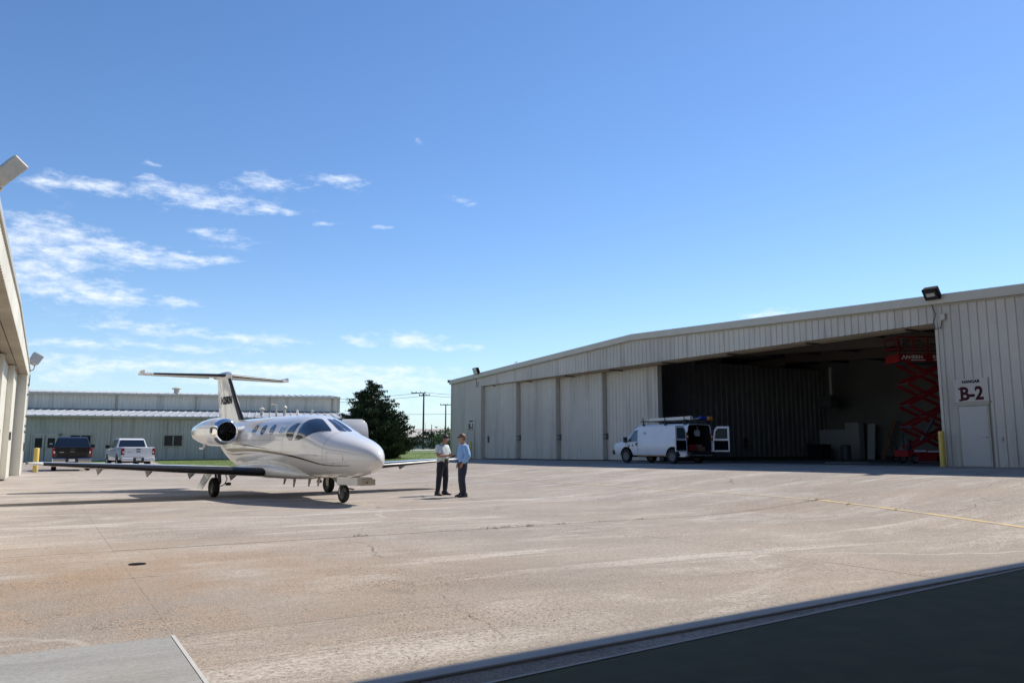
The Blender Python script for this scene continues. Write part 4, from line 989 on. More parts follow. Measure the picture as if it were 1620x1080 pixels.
for x, z0_, dz, dx in ((2.55, .53, .2, -.12), (1.55, .5, .22, -.1), (3.15, .60, .24, -.14), (.9, .5, .17, -.14), (3.6, .61, .22, -.02)):
    mb = MB(); mb.loft([[(x, -.012, z0_ + .03), (x - .16, -.012, z0_ + .03), (x - .16, .012, z0_ + .03), (x, .012, z0_ + .03)], [(x + dx, -.008, z0_ - dz), (x - .07 + dx, -.008, z0_ - dz), (x - .07 + dx, .008, z0_ - dz), (x + dx, .008, z0_ - dz)]]); mb.build('blade_antenna', 'trimd', jet)
mb = MB(); mb.loft([[(1.6, -.012, 2.32), (1.42, -.012, 2.32), (1.42, .012, 2.32), (1.6, .012, 2.32)], [(1.5, -.006, 2.50), (1.42, -.006, 2.50), (1.42, .006, 2.50), (1.5, .006, 2.50)]]); mb.build('blade_antenna', 'white', jet)
for (x, t) in ((5.45, 3.20), (4.3, 3.22), (1.2, 3.62), (5.5, 3.38), (5.05, 3.42)):
    patch('access_latch', 'steelgrey', oval(x, t, .018, .018, 0, 8), .004, fus, False, 3)
for x in (5.05, 4.72):
    mb = MB(); mb.grid(lambda u, v: FS(x + .008 * u, 3.38 + .10 * v, .003), 1, 4); mb.build('panel_gap', 'steelgrey', fus)

# ---------------------------------------------------------------- pickups
def arch(xc, zc, r, n=9): return [(xc - r * math.cos(math.pi * k / n), zc + r * math.sin(math.pi * k / n)) for k in range(n + 1)]
def pickup(label, loc, rz_, paint, bumper, tail_style):
    t = thing('pickup_truck', label, 'pickup truck', loc, rz_)
    prof = [(.10, .62)] + [(.75, .58)] + arch(1.42, .50, .50) + [(2.15, .50)] + [(3.9, .50)] + arch(4.72, .50, .50) + [(5.35, .55), (5.72, .60), (5.78, 1.0), (5.6, 1.16), (4.35, 1.27), (3.9, 1.32), (1.95, 1.34), (.08, 1.36), (.05, 1.0)]
    wf = lambda x, z: (1.0 - .05 * max(0, (z - 1.0) / .36) - .04 * max(0, (.75 - z) / .25)) * (1 if x < 4.6 else 1 - .10 * ((x - 4.6) / 1.2) ** 2)
    mb = MB(); mb.prism(prof, -1.0, 1.0, wf); body = mb.build('body', paint, t, bevel=.03)
    cab = [(1.92, 1.30), (2.14, 1.86), (2.35, 1.93), (3.4, 1.945), (3.62, 1.90), (4.45, 1.28)]
    wc = lambda x, z: .95 - .20 * max(0, (z - 1.32) / .6)
    mb = MB(); mb.prism(cab, -1.0, 1.0, wc); mb.build('cab', paint, t, bevel=.04)
    g = MB(); g.add([(1.955, -.82, 1.375), (1.955, .82, 1.375), (2.125, .70, 1.83), (2.125, -.70, 1.83)], [(0, 1, 2, 3)]); 
    rg = MB(); rg.add([(1.935, -.82, 1.38), (1.935, .82, 1.38), (2.105, .70, 1.83), (2.105, -.70, 1.83)], [(3, 2, 1, 0)]); rg.build('rear_window', 'glass', t)
    for s in (-1, 1):
        for xa, xb, xc_, xd in ((2.2, 3.02, 2.95, 2.34), (3.08, 4.18, 3.52, 3.03)):
            q = MB(); z0_, z1_ = 1.37, 1.85; y0_, y1_ = s * (wc(0, z0_) + .008), s * (wc(0, z1_) + .008)
            q.quad((xa, y0_, z0_), (xb, y0_, z0_), (xc_, y1_, z1_), (xd, y1_, z1_)); q.build('side_window', 'glass', t)
        m_ = MB(); m_.box((3.95, s * 1.12, 1.40), (.12, .24, .22)); m_.bar((4.0, s * .92, 1.36), (3.97, s * 1.05, 1.38), .05); m_.build('side_mirror', 'dark', t, bevel=.02)
        h = MB()
        for xx in (2.42, 3.25): h.box((xx, s * 1.005, 1.14), (.20, .03, .045))
        h.build('door_handle', 'dark', t, bevel=.01)
        l_ = MB()
        if tail_style == 'tall': l_.box((.12, s * .93, 1.06), (.20, .14, .46))
        else: l_.box((.10, s * .905, 1.08), (.16, .17, .42))
        tl_ = l_.build('taillight', 'lampred', t, bevel=.02)
        w_ = MB(); w_.box((.018, s * .88, 1.05), (.012, .08, .11)); w_.build('reversing_lamp', 'white', tl_)
        for xw in (1.42, 4.72): wheel((xw, s * .86, .385), .385, .26, t, rim='metal', rr=.66)
        wl_ = MB(); wl_.box((1.42, s * .60, .62), (1.0, .5, .5)); wl_.build('wheel_well', 'black', t); wl_ = MB(); wl_.box((4.72, s * .60, .62), (1.0, .5, .5)); wl_.build('wheel_well', 'black', t)
    tg = MB(); tg.box((.045, 0, 1.05), (.06, 1.56, .58)); gate = tg.build('tailgate', paint, t, bevel=.02)
    h = MB(); h.box((.005, 0, 1.22), (.03, .26, .07)); h.build('tailgate_handle', 'dark', gate, bevel=.01)
    b = MB(); b.box((.012, 0, 1.08), (.012, .24, .07)); b.build('emblem', 'dark' if paint == 'truckwhite' else 'steelgrey', gate, bevel=.015)
    b = MB(); b.box((.012, .52, 1.05), (.008, .22, .035)); b.build('name_badge', 'metal', gate)
    bp = MB(); bp.box((-.06, 0, .60), (.20, 1.94, .24)); bu = bp.build('rear_bumper', bumper, t, bevel=.04)
    r_ = MB(); r_.box((-.165, 0, .60), (.02, .62, .22)); r_.build('step_recess', 'dark', bu)
    p = MB(); p.box((-.18, 0, .60), (.012, .31, .15)); p.build('licence_plate', 'paper', bu)
    h = MB(); h.box((.2, 0, .42), (.5, .10, .10)); h.build('tow_hitch', 'dark', t)
    u = MB(); u.box((2.9, 0, .46), (4.6, 1.2, .16)); u.build('chassis', 'black', t)
    return t
pickup('black pickup truck with red tail lamps and a chrome bumper, seen from behind', (1.62, 50.9, G(1.6, 52)), R(89), 'truckblack', 'chrome', 'tall')
pickup('white pickup truck with a black tailgate emblem, seen from behind', (5.42, 55.2, G(5.4, 56)), R(96), 'truckwhite', 'truckwhite', 'box')

# ---------------------------------------------------------------- service van, rear doors open
VX, VY = 25.8, 26.5
van = thing('service_van', 'white service van with open rear doors and a loaded roof rack beside the hangar opening', 'van', (VX, VY, G(VX, VY + 2)), R(93.5))
van.scale = (.87, .87, .87)
def vsec(x, zt, wt, wb=.99, zbelt=1.12, zb=.42):
    half = [(wb * .94, zb), (wb, zb + .14), (wb * 1.0, zbelt - .15), (wb * .985, zbelt)]
    if zt > zbelt + .2: half += [(wb * .985 + (wt - wb * .985) * .45, zbelt + (zt - zbelt) * .5), (wt + .02, zt - .13), (wt - .10, zt - .02)]
    else: half += [(wb * .96, zbelt + (zt - zbelt) * .5), (wt, zt - .03), (wt * .9, zt)]
    return [(x, y, z) for y, z in half] + [(x, 0, half[-1][1] + .015)] + [(x, -y, z) for y, z in reversed(half)] + [(x, 0, zb - .01)]
VS = [(0, 2.06, .84), (.25, 2.09, .84), (2.5, 2.11, .84), (3.6, 2.10, .83), (3.95, 2.03, .80), (4.35, 1.72, .80), (4.72, 1.36, .84), (4.80, 1.30, .88), (5.2, 1.24, .86), (5.55, 1.12, .82), (5.64, .98, .80)]
mb = MB(); mb.loft([vsec(x, zt, wt, .99 - (0 if x < 4.9 else .07 * (x - 4.9)), 1.12 if x < 4.9 else min(1.02, zt - .1)) for x, zt, wt in VS], caps=(False, True)); vb = mb.build('body', 'vanwhite', van, smooth=35)
inner = lambda q: [(p[0], p[1] * .93, .62 + (p[2] - .42) * .86) for p in q]
mb = MB(); mb.loft([inner(vsec(x, 2.06, .84)) for x in (.02, 1.6, 3.1)], caps=(False, True)); mb.build('cargo_lining', 'dark', van)
o_, i_ = vsec(0, 2.06, .84), inner(vsec(.02, 2.06, .84)); n = len(o_)
mb = MB(); mb.add(list(o_) + list(i_), [(k, (k + 1) % n, (k + 1) % n + n, k + n) for k in range(n)]); mb.build('rear_frame', 'vanwhite', van)
def vy(x, z):
    zt = float(np.interp(x, [q[0] for q in VS], [q[1] for q in VS])); wt = float(np.interp(x, [q[0] for q in VS], [q[2] for q in VS]))
    h = vsec(x, zt, wt)[:7]; return float(np.interp(z, [q[2] for q in h], [q[1] for q in h]))
for s in (-1, 1):
    mb = MB()
    def wq(u, v):
        x = (3.68 + .78 * u) * (1 - v) + (3.72 + .36 * u) * v; z = 1.17 + .64 * v - .06 * u * v; return (x, s * (vy(x, z) + .014), z)
    mb.grid(wq, 6, 6); mb.build('side_window', 'vanglass', van)
    m_ = MB(); m_.box((4.52, s * 1.10, 1.27), (.14, .22, .30)); m_.build('side_mirror', 'dark', van, bevel=.03)
    h = MB(); h.box((3.74, s * 1.0, 1.02), (.10, .03, .17)); h.build('door_handle', 'dark', van, bevel=.01)
    g = MB()
    for xx in (3.62, 4.58): g.box((xx, s * .993, .85), (.018, .012, .62))
    g.build('door_gap', 'steelgrey', van)
    tr = MB(); tr.box((2.45, s * .955, .40), (2.4, .05, .07)); tr.build('rocker_trim', 'wood', van)
    l_ = MB(); l_.box((.02, s * .93, 1.42), (.10, .11, .42)); tl_ = l_.build('taillight', 'lampred', van, bevel=.015)
    w_ = MB(); w_.box((-.035, s * .93, 1.40), (.02, .09, .08)); w_.build('reversing_lamp', 'white', tl_)
    for xw in (1.0, 4.55):
        wheel((xw, s * .955, .375), .375, .24, van, rim='steelgrey', rr=.60)
        a_ = MB(); a_.prism(arch(xw, .40, .49, 14), .55, 1.0, lambda x, z: s); a_.build('wheel_arch', 'black', van)
mb = MB(); mb.box((-.10, 0, .55), (.22, 1.9, .16)); mb.build('rear_bumper', 'dark', van, bevel=.03)
mb = MB(); mb.box((5.66, 0, .58), (.24, 1.92, .26)); mb.build('front_bumper', 'dark', van, bevel=.05)
mb = MB(); mb.box((5.64, 0, .88), (.04, 1.3, .22)); mb.build('grille', 'dark', van, bevel=.02)
for s in (-1, 1):
    mb = MB(); mb.box((5.60, s * .74, .90), (.08, .22, .2)); mb.build('headlight', 'wsglass', van, bevel=.02)
mb = MB(); mb.quad((4.74, -.72, 1.36), (4.74, .72, 1.36), (4.02, .66, 2.02), (4.02, -.66, 2.02)); mb.build('windscreen', 'vanglass', van)
mb = MB(); mb.box((2.6, 0, .38), (4.4, 1.2, .12)); mb.build('chassis', 'black', van)
mb = MB(); mb.lathe((.25, .60, .50), (1, 0, 0), [(0, .0), (0, .13), (.45, .13), (.45, 0)], 14); mb.box((.45, .80, .46), (.62, .3, .2)); mb.build('side_step', 'vanwhite', van)
# fleet mark on the front door
mb = MB(); mb.bar((4.42, .999, 1.00), (4.34, .999, .86), .012, .05); mb.bar((4.25, .999, 1.0), (4.34, .999, .86), .012, .05); mb.build('fleet_mark', 'lampred', van)
text('fleet_lettering', 'ISI', .15, frame((4.02, 1.0, .95), (-1, 0, 0), (0, 0, 1)), 'steelgrey', van, .004)
mb = MB(); mb.box((3.18, .935, 1.62), (.03, .012, .12)); mb.box((3.05, .935, 1.62), (.03, .012, .12)); mb.build('side_marks', 'steelgrey', van)
def van_door(s, ang):
    """s=+1 left leaf; opened by ang about its hinge"""
    ro = Matrix.Rotation(s * -ang, 3, 'Z') ; hg = Vector((-.01, s * .96, 0))
    def T(u, v, z): return hg + ro @ Vector((v, -s * u, z))
    def plate(poly, v0, v1):
        mb = MB(); A = [T(u, v0, z) for u, z in poly]; B = [T(u, v1, z) for u, z in poly]; k = len(poly)
        mb.add(A + B, [tuple(range(k)), tuple(range(2 * k - 1, k - 1, -1))] + [(i, (i + 1) % k, (i + 1) % k + k, i + k) for i in range(k)]); return mb
    out = [(0, .62), (.90, .62), (.90, 1.95), (.25, 1.95), (.10, 1.75), (.02, 1.2)]
    dr = plate(out, -.05, .0).build('rear_door', 'vanwhite', van, bevel=.01)
    plate([(.14, 1.30), (.80, 1.30), (.80, 1.84), (.30, 1.84), (.17, 1.68)], .004, .012).build('door_window', 'vanglass' if s > 0 else 'dark', dr)
    plate([(.14, 1.30), (.80, 1.30), (.80, 1.84), (.30, 1.84), (.17, 1.68)], -.062, -.054).build('door_window', 'dark', dr)
    plate([(.09, .70), (.83, .70), (.83, 1.20), (.09, 1.20)], .004, .012).build('door_trim', 'black', dr)
van_door(1, R(176)); van_door(-1, R(118))
def placed(mb, name, m, ref, label, cat, smooth=False, bevel=0., group=None):
    """a separate thing written in the local coordinates of ref (it lies on or in ref); its origin is put at its own base"""
    xs_ = [p[0] for p in mb.v]; ys_ = [p[1] for p in mb.v]; zs_ = [p[2] for p in mb.v]
    b = Vector(((min(xs_) + max(xs_)) / 2, (min(ys_) + max(ys_)) / 2, min(zs_)))
    mb.v = [tuple(Vector(p) - b) for p in mb.v]
    o = mb.build(name, m, None, smooth, bevel)
    o.rotation_euler = (0, 0, ref.rotation_euler.z)
    o.location = Matrix.Rotation(ref.rotation_euler.z, 3, 'Z') @ (b * ref.scale.x) + Vector(ref.location)
    o.scale = ref.scale
    return tag(o, label, cat, group)
mb = MB(); mb.lathe((.42, -.30, 1.60), (1, .2, 0), [(-.06, .06), (-.06, .18), (-.02, .18), (-.02, .08), (.06, .08), (.06, .18), (.10, .18), (.10, .06)], 20)
mb.tube([(.42, -.30, 1.60), (.42, -.30, 1.95)], .012, 6)
placed(mb, 'cable_spool', 'paper', van, 'white cable spool hanging in the open back of the van', 'spool', 30)
mb = MB(); mb.box((.40, .40, .80), (.5, .5, .30)); mb.box((.40, .40, .97), (.46, .46, .04))
placed(mb, 'toolbox', 'red', van, 'red toolbox on the cargo floor of the van', 'toolbox', bevel=.01)
mb = MB(); mb.box((.40, -.35, .77), (.5, .45, .24)); mb.tube([(.3, -.5, .92), (.5, -.2, .94)], .07, 8); mb.tube([(.2, -.25, .91), (.6, -.42, .93)], .05, 8)
placed(mb, 'parts_crate', 'wood', van, 'brown crate of fittings beside the red toolbox in the van', 'crate', bevel=.01)
# roof rack and its load
rk = MB()
for x in (.25, 1.65, 3.3):
    rk.bar((x, -.88, 2.27), (x, .88, 2.27), .05, .05)
    for s in (-1, 1): rk.bar((x, s * .80, 2.02), (x, s * .84, 2.28), .05); rk.box((x, s * .80, 2.06), (.16, .07, .10)); rk.bar((x, s * .86, 2.26), (x, s * .86, 2.46), .035)
for y in (-.84, .84): rk.bar((.15, y, 2.245), (3.5, y, 2.245), .045, .045)
rk.build('roof_rack', 'dark', van)
mb = MB(); mb.bar((-.02, .62, 2.37), (2.95, .62, 2.33), .20, .17); mb.box((-.03, .62, 2.37), (.03, .23, .20))
placed(mb, 'conduit_box', 'pvc', van, 'long white conduit box strapped on the van roof rack', 'conduit box', bevel=.01)
mb = MB()
for y in (-.02, .28): mb.bar((.05, y, 2.34), (3.55, y, 2.34), .035, .07)
for k in range(11): mb.bar((.3 + k * .31, -.02, 2.34), (.3 + k * .31, .28, 2.34), .03)
placed(mb, 'ladder', 'metal', van, 'aluminium ladder lying on the van roof rack behind the conduit box', 'ladder')
mb = MB(); mb.tube([(-.05, -.02, 2.40), (-.05, -.50, 2.40)], .07, 10); mb.tube([(.08, -.04, 2.40), (.08, -.46, 2.40)], .06, 10)
placed(mb, 'rolled_tarp', 'blue', van, 'blue rolled tarp at the rear of the van roof rack', 'tarp', 30)
mb = MB(); mb.lathe((-.02, -.74, 2.30), (0, 0, 1), [(0, .05), (.03, .09), (.10, .095), (.17, .08), (.19, 0)], 14); mb.lathe((-.02, -.92, 2.30), (0, 0, 1), [(0, .05), (.03, .08), (.10, .085), (.15, .06), (.16, 0)], 14); mb.box((-.02, -.83, 2.295), (.14, .36, .03))
placed(mb, 'warning_beacon', 'amber', van, 'amber warning beacon on the rear corner of the van roof rack', 'beacon', 40)

# ---------------------------------------------------------------- scissor lift just inside the opening
LX, LY = 32.9, 20.1
lift = thing('scissor_lift', 'red scissor lift raised to the ceiling just inside the open hangar', 'scissor lift', (LX, LY, G(27, 20) + .02), R(-31))
LL, LW = 2.35, 1.15
mb = MB(); mb.box((0, 0, .42), (LL, LW, .30)); mb.box((-.35, -.58, .28), (.8, .06, .34)); mb.box((.5, -.58, .30), (.6, .06, .30)); ch = lift and mb.build('chassis', 'red', lift, bevel=.02)
mb = MB(); mb.box((-.62, -.585, .62 - .10), (.50, .012, .075)); mb.box((-.05, -.585, .505), (.52, .012, .07)); mb.build('chassis_decal', 'paper', lift)
mb = MB(); mb.box((.05, -.582, .50 - .02), (.3, .012, .03)); mb.build('decal_stripe', 'navy', lift)
for x in (-.85, .85):
    for s in (-1, 1): wheel((x, s * .52, .20), .20, .14, lift, rim='steelgrey', rr=.6)
mb = MB()
for x in (-1.12, -1.02): mb.bar((x, -.4, .6), (x, -.4, 1.0), .04)
mb.bar((-1.12, -.4, 1.0), (-1.02, -.4, 1.0), .05); mb.build('entry_ladder', 'steelgrey', lift)
zb_, zp, NS = .62, 4.32, 4
hs = (zp - zb_) / NS
for k in range(NS):
    z0_, z1_ = zb_ + k * hs, zb_ + (k + 1) * hs
    for s in (-1, 1):
        for dirn in (1, -1):
            y = s * (.40 if dirn > 0 else .47)
            mb = MB(); mb.bar((-dirn * .88, y, z0_ + .04), (dirn * .88, y, z1_ - .04), .06, .13); mb.build('scissor_arm', 'red', lift, bevel=.008)
    for x in (-.88, .88, 0):
        mb = MB(); mb.tube([(x, -.5, z1_ if x else (z0_ + z1_) / 2), (x, .5, z1_ if x else (z0_ + z1_) / 2)], .028, 8); mb.build('pivot_pin', 'steelgrey', lift)
mb = MB(); mb.tube([(-.25, 0, .95), (.35, 0, 1.9)], .07, 10); mb.tube([(.2, 0, 1.66), (.55, 0, 2.2)], .045, 10); mb.build('hydraulic_ram', 'steelgrey', lift, smooth=40)
mb = MB(); mb.box((0, 0, zp + .03), (2.5, 1.18, .06)); mb.build('platform', 'steelgrey', lift)
mb = MB()
for s in (-1, 1): mb.box((0, s * .60, zp + .17), (2.52, .03, .34))
for s in (-1, 1): mb.box((s * 1.26, 0, zp + .17), (.03, 1.2, .34))
tb = mb.build('toe_board', 'red', lift)
text('lettering', 'AHERN', .20, frame((-.62, -.619, zp + .20), (1, 0, 0), (0, 0, 1)), 'paper', tb, .008, 1.15)
text('lettering', 'RENTALS', .20, frame((.62, -.619, zp + .20), (1, 0, 0), (0, 0, 1)), 'paper', tb, .008, 1.05)
mb = MB(); mb.box((-.45, -.619, zp + .07), (.62, .006, .045)); mb.box((.62, -.619, zp + .07), (.8, .006, .045)); mb.add([(-1.18, -.62, zp + .10), (-1.06, -.62, zp + .31), (-.94, -.62, zp + .10), (-1.0, -.62, zp + .10), (-1.06, -.62, zp + .22), (-1.12, -.62, zp + .10)], [(0, 1, 4, 5), (1, 2, 3, 4)]); mb.build('lettering_rule', 'paper', tb)
for s in (-1, 1):
    mb = MB()
    for zz in (zp + .62, zp + 1.08): mb.bar((-1.25, s * .6, zz), (1.25, s * .6, zz), .04)
    for x in (-1.25, -.62, 0, .62, 1.25): mb.bar((x, s * .6, zp), (x, s * .6, zp + 1.08), .04)
    mb.bar((-1.25, s * .6, zp + .62), (-.62, s * .6, zp + 1.08), .03)
    mb.build('guard_rail', 'red', lift)
    mb = MB()
    for zz in (zp + .62, zp + 1.08): mb.bar((s * 1.25, -.6, zz), (s * 1.25, .6, zz), .04)
    mb.build('end_rail', 'red', lift)
mb = MB(); mb.box((-.95, -.5, zp + .80), (.28, .2, .34)); mb.build('control_box', 'steelgrey', lift, bevel=.02)

# ---------------------------------------------------------------- things kept in the open hangar
FZB = lambda x, y: G(min(x, 60), y) + .012
def bollard(x, y, label, h=1.25, r=.095):
    t = thing('bollard', label, 'bollard', (x, y, G(x, y) - .02), 0, 'yellow steel bollards at the hangar corners')
    mb = MB(); mb.lathe((0, 0, 0), (0, 0, 1), [(0, r), (h - .04, r), (h - .01, r * .9), (h, r * .5), (h + .005, 0)], 18); mb.build('post', 'yellow', t, smooth=40)
    mb = MB(); mb.lathe((0, 0, 0), (0, 0, 1), [(0, r + .09), (.035, r + .08), (.04, r + .01)], 18); mb.build('footing', 'concrete_new', t, smooth=40)
bollard(26.62, 15.74, 'yellow bollard at the opening beside the red scissor lift')
bollard(26.5, 50.15, 'yellow bollard in front of the door marked B-1')
bollard(-.10, 49.4, 'yellow bollard at the far corner of the sunlit left hangar', 1.3, .13)
HX = 44.8
mb = MB(); mb.box((0, 0, .95), (.06, 2.1, 1.9)); t = mb.build('white_board', 'cabinet', None, bevel=.01); t.location = (HX - .3, 33.5, FZB(45, 33)); tag(t, 'tall pale board standing against the back wall of the open hangar', 'board')
mb = MB(); mb.box((0, 0, 1.15), (.5, 1.0, 2.3)); mb.box((-.26, 0, 1.15), (.02, .94, 2.2)); mb.box((-.28, .3, 1.2), (.02, .05, .3)); t = mb.build('cabinet', 'cabinet', None, bevel=.01); t.location = (HX - .35, 31.9, FZB(45, 32)); tag(t, 'tall grey cabinet beside the pale board in the open hangar', 'cabinet')
mb = MB(); mb.box((0, 0, .45), (.9, 1.1, .85)); mb.box((0, 0, .91), (.96, 1.16, .07)); mb.tube([(-.4, -.5, .1), (-.4, .5, .1)], .1, 10); t = mb.build('waste_bin', 'dark', None, bevel=.03); t.location = (HX - 2.2, 33.2, FZB(43, 33)); tag(t, 'black wheeled waste bin in front of the pale board', 'bin')
mb = MB(); mb.lathe((0, 0, 0), (0, 0, 1), [(0, .3), (.85, .3), (.88, .26), (.9, 0)], 18); t = mb.build('drum', 'steelgrey', None, smooth=40); t.location = (HX - 2.4, 31.1, FZB(43, 31)); tag(t, 'grey steel drum in front of the grey cabinet in the hangar', 'drum')
for k, (yy, lean, ln, lb) in enumerate(((27.3, .55, 2.5, 'long brown plank leaning on the back wall, right of the cabinet'), (28.1, .30, 2.2, 'grey plank leaning upright next to the long brown one'))):
    mb = MB(); mb.box((0, 0, ln / 2), (.05, .26 if k == 0 else .5, ln)); t = mb.build('plank', 'wood' if k == 0 else 'cabinet', None, bevel=.004)
    t.location = (HX - .55, yy + 2.6, FZB(45, 30)); t.rotation_euler = (R(14) if k == 0 else 0, R(12 * lean / .55), 0); tag(t, lb, 'plank')
t = thing('unit_heater', 'dark unit heater hung from the roof by a pale flue pipe in the hangar', 'heater', (43.0, 32.6, 3.9))
mb = MB(); mb.box((0, 0, .4), (.75, .95, .8)); hb2 = mb.build('heater_body', 'steelgrey', t, bevel=.02)
mb = MB()
for k in range(5): mb.box((-.39, 0, .16 + .13 * k), (.03, .85, .03), Matrix.Rotation(R(30), 3, 'Y'))
mb.build('louvre', 'metal', hb2)
mb = MB(); mb.tube([(.1, -.15, .8), (.1, -.15, 2.6)], .08, 10); mb.build('flue_pipe', 'white', t, smooth=40)
mb = MB(); mb.tube([(-.2, .35, .8), (-.2, .35, 2.4)], .012, 6); mb.tube([(.2, .35, .8), (.2, .35, 2.4)], .012, 6); mb.build('hanger_rod', 'steelgrey', t)
mb = MB(); mb.box((0, 0, .012), (.12, 1.9, .024)); t = mb.build('timber_batten', 'pvc', None, bevel=.003); t.location = (31.5, 23.1, FZB(31, 23)); t.rotation_euler = (0, 0, R(60)); tag(t, 'pale batten lying on the floor near the middle of the hangar opening', 'batten')
mb = MB(); mb.box((0, 0, .012), (.10, 1.3, .024)); t = mb.build('timber_batten', 'cabinet', None, bevel=.003); t.location = (35.5, 21.9, FZB(35, 22)); t.rotation_euler = (0, 0, R(58)); tag(t, 'grey batten lying on the floor left of the scissor lift', 'batten')
t = thing('air_compressor', 'dark air compressor standing left of the red scissor lift', 'compressor', (35.2, 22.6, FZB(35, 22)), R(20))
mb = MB(); mb.tube([(-.5, 0, .42), (-.45, 0, .42), (.45, 0, .42), (.5, 0, .42)], [.1, .24, .24, .1], 16); mb.build('tank', 'steelgrey', t, smooth=50)
mb = MB(); mb.box((.1, 0, .82), (.5, .34, .34)); mb.lathe((.1, -.25, .82), (0, 1, 0), [(0, .0), (0, .24), (.05, .24), (.05, 0)], 18); mb.tube([(-.3, 0, .66), (-.3, 0, 1.25), (.0, 0, 1.3)], .025, 6); mb.build('pump', 'dark', t, bevel=.01)
for s in (-1, 1): wheel((-.35, s * .28, .16), .16, .08, t)
t = thing('hand_truck', 'black hand truck standing upright left of the compressor', 'hand truck', (36.4, 24.0, FZB(36, 24)), R(-30))
mb = MB()
for s in (-1, 1): mb.tube([(.12, s * .2, .12), (0, s * .2, 1.2), (-.1, s * .14, 1.34)], .018, 8)
for zz in (.3, .6, .9, 1.2): mb.tube([(.06, -.2, zz), (.06, .2, zz)], .014, 6)
mb.box((-.12, 0, .06), (.28, .46, .02)); mb.build('frame', 'dark', t)
for s in (-1, 1): wheel((.16, s * .24, .13), .13, .07, t)
t = thing('fire_extinguisher', 'dark extinguisher hung low on the ribbed partition wall', 'extinguisher', (37.2, 34.42, 1.4), 0)
mb = MB(); mb.lathe((0, -.1, 0), (0, 0, 1), [(0, .0), (0, .1), (.5, .1), (.58, .05), (.62, .03), (.66, 0)], 14); mb.build('cylinder_body', 'dark', t, smooth=40)
mb = MB(); mb.tube([(.03, -.1, .62), (.14, -.12, .55), (.13, -.12, .2)], .015, 6); mb.build('hose', 'black', t)

# ---------------------------------------------------------------- people
def skin_mesh(name, joints, edges, root, sub=2):
    me = bpy.data.meshes.new(name)
    keys = list(joints); ix = {k: i for i, k in enumerate(keys)}
    me.from_pydata([joints[k][0] for k in keys], [(ix[a], ix[b]) for a, b in edges], [])
    ob = link(bpy.data.objects.new(name, me))
    ob.modifiers.new('skin', 'SKIN'); sd = ob.modifiers.new('sub', 'SUBSURF'); sd.levels = sub; sd.render_levels = sub
    if not me.skin_vertices: me.attributes  # layer is made with the modifier
    sv = me.skin_vertices[0].data if me.skin_vertices else None
    if sv is None:
        bm = bmesh.new(); bm.from_mesh(me); bm.verts.layers.skin.verify(); bm.to_mesh(me); bm.free(); sv = me.skin_vertices[0].data
    for k in keys:
        r = joints[k][1]; sv[ix[k]].radius = r if isinstance(r, tuple) else (r, r); sv[ix[k]].use_root = (k == root)
    ob.modifiers['skin'].use_smooth_shade = True
    dg = bpy.context.evaluated_depsgraph_get()
    out = bpy.data.meshes.new_from_object(ob.evaluated_get(dg)); out.name = name
    bpy.data.objects.remove(ob); bpy.data.meshes.remove(me)
    return out
def seg_d(p, a, b):
    a, b = Vector(a), Vector(b); d = b - a; t = max(0, min(1, (p - a).dot(d) / d.length_squared)); return (p - a - d * t).length, t
